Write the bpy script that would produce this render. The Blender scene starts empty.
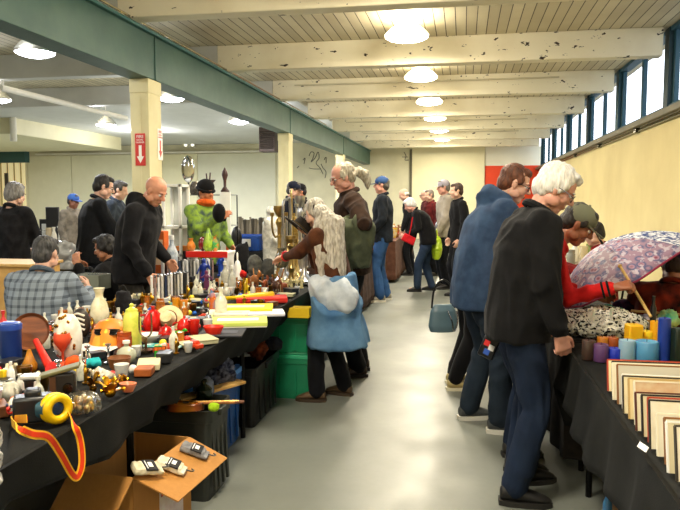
import bpy, bmesh, math, random
import numpy as np
from mathutils import Vector, Matrix, noise, Euler
PI = math.pi
R = math.radians
rnd = random.Random(7)
SC = bpy.context.scene
COL = SC.collection
V = Vector

# ---------------------------------------------------------------- camera geometry
CAM = V((0, 0, 1.48)); FPX = 680.0; YAW = R(10.25); PITCH = R(4.54)
_cr = Matrix.Rotation(YAW, 3, 'Z') @ Matrix.Rotation(PI/2 - PITCH, 3, 'X')
def ray(px, py):
    return (_cr @ V(((px-340)/FPX, (255-py)/FPX, -1.0)))
def on_z(px, py, z):
    d = ray(px, py); t = (z-CAM.z)/d.z
    return CAM + d*t
def at_y(px, py, y):
    d = ray(px, py); return CAM + d*(y/d.y)
def at_x(px, py, x):
    d = ray(px, py); return CAM + d*(x/d.x)
def at_plane(px, py, p0, n):
    d = ray(px, py); return CAM + d*((p0-CAM).dot(n)/d.dot(n))
def ppm(p):                       # pixels per metre at a point
    return FPX / max(.1, -(_cr.transposed() @ (V(p)-CAM)).z)
def px_of(p):
    q = _cr.transposed() @ (V(p)-CAM)
    return (340 + FPX*q.x/-q.z, 255 - FPX*q.y/-q.z)

# ---------------------------------------------------------------- materials
MATS = {}
def srgb(c):
    if isinstance(c, str):
        c = c.lstrip('#'); c = ''.join(x*2 for x in c) if len(c) == 3 else c; c = [int(c[i:i+2], 16)/255 for i in (0, 2, 4)]
    return tuple((x/12.92 if x <= .04045 else ((x+.055)/1.055)**2.4) for x in c[:3]) + (1,)
class NT:
    def __init__(s, m):
        m.use_nodes = True; s.t = m.node_tree; s.N = s.t.nodes; s.L = s.t.links
        s.b = s.N['Principled BSDF']; s.out = s.N['Material Output']; s._co = None
    def n(s, k, **kw):
        o = s.N.new(k)
        for a, v in kw.items():
            if hasattr(o, a): setattr(o, a, v)
        return o
    def co(s):
        if not s._co: s._co = s.n('ShaderNodeTexCoord')
        return s._co.outputs['Object']
    def mapped(s, sc=(1, 1, 1), rot=(0, 0, 0)):
        m = s.n('ShaderNodeMapping'); m.inputs['Scale'].default_value = sc; m.inputs['Rotation'].default_value = rot
        s.L.new(s.co(), m.inputs['Vector']); return m.outputs[0]
    def noise(s, scale, detail=3, vec=None, rough=.55):
        o = s.n('ShaderNodeTexNoise'); o.inputs['Scale'].default_value = scale; o.inputs['Detail'].default_value = detail
        o.inputs['Roughness'].default_value = rough
        s.L.new(vec or s.co(), o.inputs['Vector']); return o.outputs['Fac']
    def voro(s, scale, vec=None, feature='F1', out='Distance'):
        o = s.n('ShaderNodeTexVoronoi', feature=feature); o.inputs['Scale'].default_value = scale
        s.L.new(vec or s.co(), o.inputs['Vector']); return o.outputs[out]
    def wave(s, scale, dist=0, axis='X', vec=None):
        o = s.n('ShaderNodeTexWave', bands_direction=axis); o.inputs['Scale'].default_value = scale; o.inputs['Distortion'].default_value = dist
        s.L.new(vec or s.co(), o.inputs['Vector']); return o.outputs['Fac']
    def ramp(s, fac, stops, mode='LINEAR'):
        o = s.n('ShaderNodeValToRGB'); o.color_ramp.interpolation = mode
        e = o.color_ramp.elements
        while len(e) < len(stops): e.new(.5)
        for i, (p, c) in enumerate(stops):
            e[i].position = p; e[i].color = srgb(c) if not isinstance(c, (int, float)) else (c, c, c, 1)
        s.L.new(fac, o.inputs[0]); return o.outputs[0]
    def mix(s, fac, a, b, mode='MIX'):
        o = s.n('ShaderNodeMix', data_type='RGBA', blend_type=mode)
        for k, v in ((0, fac), (6, a), (7, b)):
            if isinstance(v, (int, float)): o.inputs[k].default_value = v
            elif isinstance(v, (tuple, str)): o.inputs[k].default_value = srgb(v)
            else: s.L.new(v, o.inputs[k])
        return o.outputs[2]
    def math(s, op, a, b=0):
        o = s.n('ShaderNodeMath', operation=op)
        for k, v in ((0, a), (1, b)):
            if isinstance(v, (int, float)): o.inputs[k].default_value = v
            else: s.L.new(v, o.inputs[k])
        return o.outputs[0]
    def col(s, c):
        if isinstance(c, (tuple, str)): s.b.inputs['Base Color'].default_value = srgb(c)
        else: s.L.new(c, s.b.inputs['Base Color'])
    def bump(s, h, strength=.3, dist=.01):
        o = s.n('ShaderNodeBump'); o.inputs['Strength'].default_value = strength; o.inputs['Distance'].default_value = dist
        s.L.new(h, o.inputs['Height']); s.L.new(o.outputs[0], s.b.inputs['Normal'])
    def set(s, **kw):
        for k, v in kw.items(): s.b.inputs[k.replace('_', ' ')].default_value = v
def newmat(name):
    m = bpy.data.materials.new(name); return m, NT(m)
def M(kind, c, c2=None, k=None):
    """kind: plastic, paint, cloth, metal, glass, paper, wood, skin, hair, ceramic, candle"""
    key = (kind, c, c2, k)
    if key in MATS: return MATS[key]
    m, t = newmat('%s_%s' % (kind, len(MATS)))
    MATS[key] = m
    base = srgb(c)
    if kind == 'plastic':
        t.col(t.mix(t.noise(9, 3), c, c2 or c)); t.set(Roughness=k or .35)
        if c2 is None: t.col(c)
    elif kind == 'ceramic':
        t.col(t.mix(t.ramp(t.noise(18, 3), [(.45, 0), (.6, 1)]), c, c2 or c)); t.set(Roughness=k or .18)
    elif kind == 'paint':
        t.col(t.mix(t.noise(3, 4), c, c2 or c)); t.set(Roughness=k or .55)
    elif kind == 'paper':
        t.col(t.mix(t.noise(30, 3), c, c2 or c)); t.set(Roughness=.8)
    elif kind == 'cloth':
        t.col(t.mix(t.ramp(t.noise(k or 14, 5), [(.38, 0), (.66, 1)]), c, c2 or c)); t.set(Roughness=.93, Sheen_Weight=.03)
        t.bump(t.noise(260, 2), .25, .003); t.b.inputs['Specular IOR Level'].default_value = .2
    elif kind == 'metal':
        t.col(t.mix(t.noise(25, 3), c, c2 or c)); t.set(Metallic=1, Roughness=k or .25)
    elif kind == 'glass':
        t.col(c); t.set(Roughness=k or .06, Transmission_Weight=.85, IOR=1.3)
    elif kind == 'wood':
        v = t.mapped((1, 6, 1)); t.col(t.mix(t.ramp(t.noise(k or 6, 5, v), [(.35, 0), (.65, 1)]), c, c2 or c)); t.set(Roughness=.5)
    elif kind == 'skin':
        t.col(t.mix(t.noise(22, 4), c, c2 or c)); t.set(Roughness=.5, Subsurface_Weight=.08, Subsurface_Scale=.02)
    elif kind == 'hair':
        v = t.mapped((1, 1, .25)); f = t.noise(k or 70, 4, v)
        t.col(t.mix(t.ramp(f, [(.35, 0), (.65, 1)]), c, c2 or c)); t.set(Roughness=.55); t.bump(f, .9, .012)
    elif kind == 'candle':
        t.col(c); t.set(Roughness=.4, Subsurface_Weight=.3, Subsurface_Scale=.03)
    elif kind == 'denim':
        t.col(t.mix(t.ramp(t.noise(5, 5), [(.35, 0), (.7, 1)]), c, c2 or c)); t.set(Roughness=.9); t.bump(t.noise(300, 2), .3, .002)
        t.b.inputs['Specular IOR Level'].default_value = .2
    elif kind == 'emit':
        t.col(c); t.set(Roughness=.5); t.b.inputs['Emission Color'].default_value = base; t.b.inputs['Emission Strength'].default_value = k or 5
    return m

# ---------------------------------------------------------------- mesh builder
def rot_to(z, x=None):
    z = V(z).normalized()
    x = V(x) if x is not None else (V((1, 0, 0)) if abs(z.x) < .9 else V((0, 1, 0)))
    x = (x - z*x.dot(z)).normalized(); y = z.cross(x)
    return Matrix((x, y, z)).transposed()
class MB:
    def __init__(s, T=None):
        s.v = []; s.f = []; s.m = []; s.cur = 0; s.T = T
    def mat(s, i): s.cur = i; return s
    def add(s, vs, fs):
        o = len(s.v)
        s.v += [tuple(s.T @ V(p)) if s.T is not None else tuple(p) for p in vs]
        for f in fs: s.f.append([i+o for i in f]); s.m.append(s.cur)
        return s
    def box(s, c, d, rot=None, taper=1.0, tapery=None):
        ty = taper if tapery is None else tapery
        c = V(c); vs = []
        for z in (-1, 1):
            k = taper if z > 0 else 1; ky = ty if z > 0 else 1
            for x, y in ((-1, -1), (1, -1), (1, 1), (-1, 1)):
                p = V((x*d[0]/2*k, y*d[1]/2*ky, z*d[2]/2))
                vs.append(c + (rot @ p if rot is not None else p))
        return s.add(vs, [(3, 2, 1, 0), (4, 5, 6, 7), (0, 1, 5, 4), (1, 2, 6, 5), (2, 3, 7, 6), (3, 0, 4, 7)])
    def rings(s, rings, closed=False, caps=True):
        n = len(rings[0]); vs = [p for r in rings for p in r]; fs = []
        m = len(rings)
        for i in range(m if closed else m-1):
            a = i*n; b = ((i+1) % m)*n
            for j in range(n):
                k = (j+1) % n; fs.append((a+j, a+k, b+k, b+j))
        if caps and not closed:
            fs.append(tuple(reversed(range(n)))); fs.append(tuple(range((m-1)*n, m*n)))
        return s.add(vs, fs)
    def lathe(s, prof, c=(0, 0, 0), n=20, rot=None, sx=1, sy=1, caps=True):
        c = V(c); rs = []
        for r, z in prof:
            ring = []
            for j in range(n):
                a = 2*PI*j/n; p = V((r*math.cos(a)*sx, r*math.sin(a)*sy, z))
                ring.append(c + (rot @ p if rot is not None else p))
            rs.append(ring)
        return s.rings(rs, caps=caps)
    def cyl(s, p0, p1, r0, r1=None, n=14):
        r1 = r0 if r1 is None else r1; p0 = V(p0); p1 = V(p1); q = rot_to(p1-p0)
        rs = []
        for p, r in ((p0, r0), (p1, r1)):
            rs.append([p + q @ V((r*math.cos(2*PI*j/n), r*math.sin(2*PI*j/n), 0)) for j in range(n)])
        return s.rings(rs)
    def tube(s, pts, r, n=8, closed=False, flat=None):
        pts = [V(p) for p in pts]; m = len(pts); rs = []; prev = None
        for i, p in enumerate(pts):
            if closed: d = pts[(i+1) % m]-pts[i-1]
            else: d = pts[min(i+1, m-1)]-pts[max(i-1, 0)]
            if d.length < 1e-9: d = V((0, 0, 1))
            q = rot_to(d, prev); prev = q.col[0]
            rr = r[i] if isinstance(r, (list, tuple)) else r
            fl = flat or 1
            rs.append([p + q @ V((rr*math.cos(2*PI*j/n), rr*fl*math.sin(2*PI*j/n), 0)) for j in range(n)])
        return s.rings(rs, closed=closed)
    def ell(s, c, r, rot=None, n=16, m=10):
        if isinstance(r, (int, float)): r = (r, r, r)
        c = V(c); vs = []
        top = V((0, 0, r[2]));
        def P(p): return c + (rot @ p if rot is not None else p)
        vs.append(P(-top))
        for i in range(1, m):
            a = -PI/2 + PI*i/m
            for j in range(n):
                b = 2*PI*j/n
                vs.append(P(V((r[0]*math.cos(a)*math.cos(b), r[1]*math.cos(a)*math.sin(b), r[2]*math.sin(a)))))
        vs.append(P(top)); fs = []
        for j in range(n): fs.append((0, 1+(j+1) % n, 1+j))
        for i in range(m-2):
            a = 1+i*n; b = a+n
            for j in range(n):
                k = (j+1) % n; fs.append((a+j, a+k, b+k, b+j))
        e = len(vs)-1; a = 1+(m-2)*n
        for j in range(n): fs.append((a+j, a+(j+1) % n, e))
        return s.add(vs, fs)
    def rc(s, p0, r0, p1, r1, n=12):          # round cone (capsule with two radii)
        p0 = V(p0); p1 = V(p1); d = p1-p0; q = rot_to(d if d.length > 1e-6 else (0, 0, 1)); rs = []
        for a in (-80, -50, -20, 0): 
            a = R(a); rs.append((p0, r0*math.sin(a), r0*math.cos(a)))
        for a in (0, 20, 50, 80):
            a = R(a); rs.append((p1, r1*math.sin(a), r1*math.cos(a)))
        return s.rings([[p + q @ V((rr*math.cos(2*PI*j/n), rr*math.sin(2*PI*j/n), h)) for j in range(n)] for p, h, rr in rs])
    def chain(s, pts, rs, n=12):
        for i in range(len(pts)-1): s.rc(pts[i], rs[i], pts[i+1], rs[i+1], n)
        return s
    def loft(s, L, n=24, pw=2.4):
        """L: list of (center, upvec, halfwidth_left, halfdepth_fwd); fwd = perpendicular in x-z plane"""
        rs = []
        for c, u, w, d in L:
            u = V(u).normalized(); l = V((0, 1, 0)); l = (l-u*l.dot(u)).normalized(); f = l.cross(u)
            ring = []
            for j in range(n):
                a = 2*PI*j/n; ca, sa = math.cos(a), math.sin(a)
                ca = math.copysign(abs(ca)**(2/pw), ca); sa = math.copysign(abs(sa)**(2/pw), sa)
                ring.append(V(c) + f*(d*ca) + l*(w*sa))
            rs.append(ring)
        return s.rings(rs)
    def prism(s, poly, z0, z1, rot=None, c=(0, 0, 0)):
        c = V(c); rs = []
        for z in (z0, z1):
            rs.append([c + (rot @ V((x, y, z)) if rot is not None else V((x, y, z))) for x, y in poly])
        return s.rings(rs)
    def grid(s, fn, nu, nv):
        vs = [fn(i/nu, j/nv) for j in range(nv+1) for i in range(nu+1)]; fs = []
        for j in range(nv):
            for i in range(nu):
                a = j*(nu+1)+i; fs.append((a, a+1, a+nu+2, a+nu+1))
        return s.add(vs, fs)
    def mesh(s, name):
        me = bpy.data.meshes.new(name); me.from_pydata(s.v, [], s.f); me.validate(clean_customdata=False)
        if len(me.polygons) == len(s.m): me.polygons.foreach_set('material_index', s.m)
        bm = bmesh.new(); bm.from_mesh(me); bmesh.ops.recalc_face_normals(bm, faces=bm.faces); bm.to_mesh(me); bm.free()
        return me
    def build(s, name, mats, parent=None, smooth=None, bevel=0, loc=None, solid=0, subsurf=0):
        if not isinstance(mats, (list, tuple)): mats = [mats]
        me = s.mesh(name); o = bpy.data.objects.new(name, me); COL.objects.link(o)
        for m in mats: me.materials.append(m)
        if parent: o.parent = parent
        if loc is not None: o.location = loc
        if smooth is None or smooth:
            ang = R(smooth if isinstance(smooth, (int, float)) and smooth is not True and smooth else 40)
            me.set_sharp_from_angle(angle=ang)
            me.polygons.foreach_set('use_smooth', [True]*len(me.polygons))
            me.update()
        if solid:
            k = o.modifiers.new('solid', 'SOLIDIFY'); k.thickness = solid; k.offset = -1
        if bevel:
            k = o.modifiers.new('bevel', 'BEVEL'); k.width = bevel; k.segments = 2; k.limit_method = 'ANGLE'; k.angle_limit = R(35)
        if subsurf:
            k = o.modifiers.new('sub', 'SUBSURF'); k.levels = subsurf; k.render_levels = subsurf
        return o
def fused(mb, name, mat, parent, voxel=.01, smooth=2, folds=0, fscale=6, seed=0, stretch=(1, 1, 1), hi=0, hiscale=40):
    """union of the builder's closed shapes as ONE continuous skin"""
    me = bpy.data.meshes.new('tmp'); me.from_pydata(mb.v, [], mb.f)
    bm = bmesh.new(); bm.from_mesh(me); bmesh.ops.recalc_face_normals(bm, faces=bm.faces); bm.to_mesh(me); bm.free()
    o = bpy.data.objects.new('tmp', me); COL.objects.link(o)
    k = o.modifiers.new('r', 'REMESH'); k.mode = 'VOXEL'; k.voxel_size = voxel; k.adaptivity = 0
    if smooth:
        k = o.modifiers.new('s', 'SMOOTH'); k.factor = .5; k.iterations = smooth
    dg = bpy.context.evaluated_depsgraph_get(); dg.update()
    new = bpy.data.meshes.new_from_object(o.evaluated_get(dg)); bpy.data.objects.remove(o); bpy.data.meshes.remove(me)
    new.name = name
    n = len(new.vertices)
    if (folds or hi) and n:
        co = np.empty(n*3, 'f'); new.vertices.foreach_get('co', co); co = co.reshape(-1, 3)
        no = np.array([v.normal[:] for v in new.vertices], 'f')
        d = np.zeros(n, 'f'); so = V((seed*3.1, seed*1.7, seed*5.3))
        for i in range(n):
            p = V(co[i]); q = V((p.x*stretch[0], p.y*stretch[1], p.z*stretch[2]))*fscale + so
            if folds:
                w = noise.noise(q*.6)*1.5
                a = noise.noise(q + V((w, w, w)))
                d[i] = folds*(1-2*abs(a)*2.0)*.8 if abs(a) < .5 else -folds*.8
            if hi: d[i] += hi*noise.noise(V((p.x, p.y, p.z*.35))*hiscale + so)
        co += no*d[:, None]
        new.vertices.foreach_set('co', co.ravel())
    new.polygons.foreach_set('use_smooth', [True]*len(new.polygons))
    new.materials.clear(); new.materials.append(mat); new.update()
    ob = bpy.data.objects.new(name, new); COL.objects.link(ob)
    if parent: ob.parent = parent
    return ob
def tag(o, label=None, cat=None, group=None, kind=None):
    if label: o['label'] = label
    if cat: o['category'] = cat
    if group: o['group'] = group
    if kind: o['kind'] = kind
    return o
def thing(name, label, cat, loc=(0, 0, 0), rz=0, group=None, rot=None):
    o = bpy.data.objects.new(name, None); COL.objects.link(o); o.location = loc
    o.rotation_euler = rot if rot is not None else (0, 0, rz); o.empty_display_size = .05
    return tag(o, label, cat, group)
def struct(o): o['kind'] = 'structure'; return o
def copy_tree(o, parent=None):
    c = o.copy(); COL.objects.link(c)
    if parent: c.parent = parent
    for ch in [x for x in o.children]: copy_tree(ch, c)
    return c
def circ(r, n=24, c=(0, 0, 0), rot=None, a0=0, a1=2*PI):
    return [V(c) + (rot @ V((r*math.cos(a0+(a1-a0)*i/n), r*math.sin(a0+(a1-a0)*i/n), 0)) if rot is not None else V((r*math.cos(a0+(a1-a0)*i/n), r*math.sin(a0+(a1-a0)*i/n), 0))) for i in range(n)]
def bez(pts, n=8):                # Catmull-Rom through points
    pts = [V(p) for p in pts]; out = []
    for i in range(len(pts)-1):
        p0 = pts[max(i-1, 0)]; p1 = pts[i]; p2 = pts[i+1]; p3 = pts[min(i+2, len(pts)-1)]
        for k in range(n):
            t = k/n
            out.append(.5*((2*p1)+(p2-p0)*t+(2*p0-5*p1+4*p2-p3)*t*t+(3*p1-p0-3*p2+p3)*t**3))
    return out+[pts[-1]]
def text(body, size, loc, rot, mat, parent, name='lettering', ext=.0008, align='CENTER'):
    cu = bpy.data.curves.new(name, 'FONT'); cu.body = body; cu.size = size; cu.extrude = ext; cu.align_x = align; cu.align_y = 'CENTER'
    o = bpy.data.objects.new(name, cu); COL.objects.link(o)
    dg = bpy.context.evaluated_depsgraph_get(); dg.update()
    me = bpy.data.meshes.new_from_object(o.evaluated_get(dg)); bpy.data.objects.remove(o)
    o = bpy.data.objects.new(name, me); COL.objects.link(o); me.materials.clear(); me.materials.append(mat)
    o.location = loc; o.rotation_euler = rot
    if parent: o.parent = parent
    return o
# ================================================================= ROOM
XR, XL, YB, YF, ZC = 2.8, -20.0, 27.0, -4.5, 3.87      # right wall, left wall, back wall, wall behind, ceiling
HB = 3.48                                              # underside of the timber beams
XG = -3.67                                             # right face of the green steel beam
# floor
m, t = newmat('painted_concrete'); n1 = t.noise(1.1, 5); n2 = t.noise(26, 4)
t.col(t.mix(t.ramp(n2, [(.4, 0), (.75, .2)]), t.mix(t.ramp(n1, [(.35, 0), (.7, 1)]), '#6f736d', '#7a7e76'), '#676b66'))
t.L.new(t.ramp(t.noise(2.3, 5), [(.3, .36), (.75, .5)]), t.b.inputs['Roughness']); t.bump(t.noise(7, 4), .06, .01)
struct(MB().box(((XR+XL)/2, (YB+YF)/2, -.05), (XR-XL+.6, YB-YF+.6, .1)).build('floor', m))
# ceiling planks (run along the hall)
m, t = newmat('ceiling_planks'); sx = t.n('ShaderNodeSeparateXYZ'); t.L.new(t.co(), sx.inputs[0])
fr = t.math('FRACT', t.math('MULTIPLY', sx.outputs[0], 1/.14)); g = t.math('LESS_THAN', fr, .085)
pid = t.math('FLOOR', t.math('MULTIPLY', sx.outputs[0], 1/.14)); wn = t.n('ShaderNodeTexWhiteNoise', noise_dimensions='1D'); t.L.new(pid, wn.inputs['W'])
base = t.mix(wn.outputs['Value'], '#dcd2b4', '#c6bb9c'); base = t.mix(t.ramp(t.noise(1.2, 4), [(.4, 0), (.75, .5)]), base, '#b3a585')
t.col(t.mix(g, base, '#4a4232')); t.set(Roughness=.7); t.bump(t.math('SUBTRACT', 1, g), .6, .01)
struct(MB().box(((XR+XL)/2, (YB+YF)/2, ZC+.05), (XR-XL+.6, YB-YF+.6, .1)).build('ceiling', m))
# timber beams with chipped paint
m, t = newmat('chipped_white_timber'); vv = t.mapped((.8, 1, 1.8))
ch = t.ramp(t.noise(6.5, 3, vv, .7), [(.655, 0), (.67, 1)]); st = t.ramp(t.noise(1.4, 5), [(.45, 0), (.8, .6)])
bc = t.mix(st, '#e9e2c8', '#c9ba98'); t.col(t.mix(ch, bc, '#2b2118')); t.set(Roughness=.6); t.bump(t.noise(12, 4, vv), .25, .01)
mb_white = m
mb_grey = M('paint', '#c6c6be', '#adada5')
struct(MB().box(((XG-.2+XL)/2, (15+YB)/2, ZC-.03), (XG-.2-XL, YB-15, .05)).build('trim_19', M('paint', '#cfcfc8', '#b8b8b1')))
for i, y in enumerate((.9, 4.0, 7.1, 10.2, 13.3, 16.4, 19.55, 22.65, 25.75)):
    xr = XR-.12; xm = XG-.1
    struct(MB().box(((xr+xm)/2, y+.11, (HB+ZC)/2), (xr-xm, .22, ZC-HB)).build('trim_%d' % (i+1), mb_white, bevel=.012))
    if y < 15: struct(MB().box(((xm+XL)/2, y+.11, (HB+ZC)/2), (xm-XL, .22, ZC-HB)).build('trim_%d' % (i+11), mb_grey, bevel=.012))
# conduit pipes along beams
pm = M('paint', '#d8d0b4', '#b9b095')
for i, y in enumerate((13.22, 19.47, 22.57)):
    struct(MB().tube([(-3.3, y, HB+.27-.02*i), (1.4, y, HB+.27-.02*i), (1.7, y, HB+.27-.02*i)], .016).build('trim_%d' % (i+20), pm))
# walls
m, t = newmat('cream_wall'); t.col(t.mix(t.ramp(t.noise(.9, 5), [(.35, 0), (.75, 1)]), '#e3d39b', '#d3c189')); t.set(Roughness=.7); t.bump(t.noise(40, 2), .08, .005)
m_cream = m
SZ = 2.66
struct(MB().box((XR+.1, (YB+YF)/2, SZ/2), (.2, YB-YF, SZ)).build('wall_right', m_cream))
struct(MB().box((XL-.1, (YB+YF)/2, ZC/2), (.2, YB-YF, ZC)).build('wall_left', m_cream))
struct(MB().box(((XL+XR)/2, YF-.1, ZC/2), (XR-XL, .2, ZC)).build('wall_front', m_cream))
# back wall: stained panels
m, t = newmat('stained_wall'); st = t.ramp(t.noise(1.3, 6), [(.4, 0), (.7, .7)]); sp = t.ramp(t.noise(9, 4), [(.70, 0), (.73, 1)])
t.col(t.mix(sp, t.mix(st, '#ded8b8', '#c9c3a4'), '#8d8a78')); t.set(Roughness=.7); m_stain = m
struct(MB().box(((XL+XR)/2, YB+.1, ZC/2), (XR-XL, .2, ZC)).build('wall_back', m_stain))
m_panel = M('paint', '#efe9c4', '#e5ddb4'); m_panel2 = M('paint', '#ece8c8', '#dfdbb8'); m_panel3 = M('paint', '#f3f0de', '#e8e4cf')
def back_panel(i, px0, px1, ztop, mat, th=.06, z0=0):
    a = at_y(px0, 200, YB).x; b = at_y(px1, 200, YB).x
    return struct(MB().box(((a+b)/2, YB-th/2, (z0+ztop)/2), (b-a, th, ztop-z0)).build('trim_%d' % i, mat, bevel=.006))
back_panel(30, 412, 484, 3.56, m_panel, .14)
back_panel(31, 484.5, 541, 3.56, m_panel3, .05, 2.83)
back_panel(32, 484.5, 541, 2.83, M('paint', '#e8481c', '#d83c12'), .05)
back_panel(33, 30, 72.5, 3.42, m_panel2, .05)
back_panel(34, 73.5, 133, 3.42, m_panel2, .05)
back_panel(35, 134, 163, 3.42, m_panel2, .05)
back_panel(36, 164, 198, 3.42, m_panel, .07)
back_panel(37, 199, 276, 3.42, M('paint', '#e6e4cc', '#dad7bd'), .05)
back_panel(38, 409.5, 412, 3.5, M('paint', '#6f6a52', '#5b5744'), .07)
# white ledge above the left back panels
struct(MB().box(((at_y(38, 150, YB).x+at_y(262, 150, YB).x)/2, YB-.12, 3.49), (at_y(262, 150, YB).x-at_y(38, 150, YB).x, .22, .07)).build('trim_39', M('paint', '#efeadb', '#dedac8'), bevel=.01))
# scrawl of paint on the bare back wall
gm = M('paint', '#3a3a36', '#6b6a60')
def W(px, py): return at_y(px, py, YB-.012)
scr = [[(309, 156), (311, 152), (314, 153), (313, 158), (311, 162), (315, 158), (318, 152), (319, 158), (316, 163), (320, 168), (323, 174)],
       [(303, 160), (305, 158), (304, 164)], [(309, 168), (314, 169), (320, 169)], [(324, 160), (326, 157), (326, 163)], [(321, 164), (323, 168), (326, 172), (325, 178)],
       [(404, 152), (406, 156), (405, 160), (409, 160)], [(402, 157), (408, 157)], [(297, 168), (299, 166)]]
g = MB()
for s_ in scr: g.tube(bez([W(*p) for p in s_], 4), .014, 6)
struct(g.build('trim_40', gm))
# steel beam, posts
m, t = newmat('green_steel'); t.col(t.mix(t.ramp(t.noise(1.7, 6), [(.35, 0), (.7, 1)]), '#2b4f47', '#426257')); t.set(Roughness=.5, Metallic=.0); t.bump(t.noise(14, 4), .15, .01)
m_green = m
BW = .27
b = MB().box((XG-BW/2, (YB+.0+YF)/2, 3.2), (BW, YB-YF-.02, .545))
for y in (1.4, 7.8, 14.3, 20.9): b.box((XG+.006, y, 3.2), (.016, .03, .54))
struct(b.build('trim_41', m_green, bevel=.006))
struct(MB().box((XG+.02, (YB+YF)/2, 3.455), (.07, YB-YF-.1, .035)).build('trim_42', M('paint', '#2f5f60', '#44736e'), bevel=.004))
struct(MB().tube([(XG+.045, YF+.2, 3.50), (XG+.045, 18, 3.50)], .013).build('trim_43', M('metal', '#c9c9c0', '#8f8f88')))
m, t = newmat('cream_post'); t.col(t.mix(t.ramp(t.noise(1.8, 5), [(.4, 0), (.75, 1)]), '#dcd3a6', '#c8bd8c')); t.set(Roughness=.6); m_post = m
def post(y0, dx=.23, dy=.34):
    o = MB().box((XG-dx/2-.01, y0+dy/2, 2.925/2), (dx, dy, 2.925))
    o.box((XG-dx/2-.01, y0+dy/2, 2.84), (dx+.012, dy+.012, .16))
    o.box((XG-dx/2+.0, y0-.004, 2.0), (.006, .004, 1.4))
    return struct(o.build('trim_%d' % (50+int(y0)), m_post, bevel=.012))
for y in (1.25, 7.62, 14.2, 20.9): post(y)
# fire extinguisher signs on first post
red = M('plastic', '#c8281c'); wht = M('plastic', '#f2efe6')
def fe_sign(p, rz, label, inv):
    s = thing('fire_extinguisher_sign', label, 'sign', p, rz)
    MB().box((0, -.003, 0), (.13, .006, .38)).build('plate', [red if not inv else wht], s, bevel=.002)
    ink = wht if not inv else red
    text('FIRE', .05, (0, -.0075, .15), (PI/2, 0, 0), ink, s); text('EXTIN-\nGUISHER', .028, (0, -.0075, .098), (PI/2, 0, 0), ink, s)
    MB().prism([(-.018, .05), (-.018, -.08), (-.045, -.08), (0, -.16), (.045, -.08), (.018, -.08), (.018, .05)], .0065, .0085, Matrix.Rotation(PI/2, 3, 'X')).build('arrow', ink, s)
pz = at_y(140, 149.5, 7.60); fe_sign((pz.x, 7.612, pz.z), 0, 'red fire extinguisher sign with white arrow on front of nearest cream post', False)
pz = at_x(160.5, 144.5, XG); fe_sign((XG-.008, pz.y, pz.z), PI/2, 'white and red fire extinguisher sign on side of nearest cream post', True)
# grey heater hung beyond second post
hp = at_y(269, 140, 17)
hh = thing('unit_heater', 'dark brown louvred heater hanging beneath the ceiling beside the second post', 'heater', hp)
hmat = M('paint', '#4a3a34', '#5b4a42')
MB().box((0, 0, 0), (.42, .4, .62)).build('housing', hmat, hh, bevel=.015)
g = MB()
for k in range(9): g.box((0, -.21, -.22+k*.05), (.36, .03, .022), Matrix.Rotation(R(30), 3, 'X'))
g.build('louvre', M('metal', '#6b5f58', '#3a302c'), hh)
MB().cyl((-.12, 0, .31), (-.12, 0, ZC-hp.z-.004), .012).cyl((.12, 0, .31), (.12, 0, ZC-hp.z-.004), .012).build('hanger', hmat, hh)
# soffit / duct on far left, pipe, steel header, yellow curtained opening
struct(MB().box(((-12.5+XL)/2, 20.5, (3.36+ZC)/2), (-12.5-XL, 6.2, ZC-3.36)).build('trim_70', M('paint', '#d6cfa8', '#c3bb94'), bevel=.02))
struct(MB().tube([(-7.6, 10.3, 3.36), (-7.6, 14.6, 3.36)], .055, 12).tube([(-7.6, 10.35, 3.36), (-7.6, 10.35, ZC)], .03).build('trim_71', M('paint', '#e9e6dc', '#d0ccbe')))
pp = on_z(22, 145, 3.2)
struct(MB().tube([(-12.45, 17.35, ZC), (-12.45, 17.35, 3.15)], .09, 12).build('trim_72', M('paint', '#dedac9', '#c3bfae')))
a = at_y(27, 156, 24)
struct(MB().box(((a.x+XL)/2, 24, 3.18), (a.x-XL, .3, .42)).build('trim_73', M('paint', '#143a36', '#1c4640')))
aw = at_y(-20, 190, YB).x; bw = at_y(26, 190, YB).x
g = MB().box(((aw+bw)/2, YB-.03, 1.9), (bw-aw, .04, 2.6))
struct(g.build('window_20', M('emit', '#ead9a4', None, .45)))
g = MB()
for k in range(7): g.box((aw+(bw-aw)*(k+.5)/7, YB-.08, 1.9), (.025, .06, 2.6))
struct(g.build('trim_74', M('paint', '#b8a56a', '#8c7a4a')))
struct(MB().box((aw+(bw-aw)*.62, YB-.1, 2.4), (.16, .06, .6)).build('trim_75', M('paint', '#47423a')))

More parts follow.
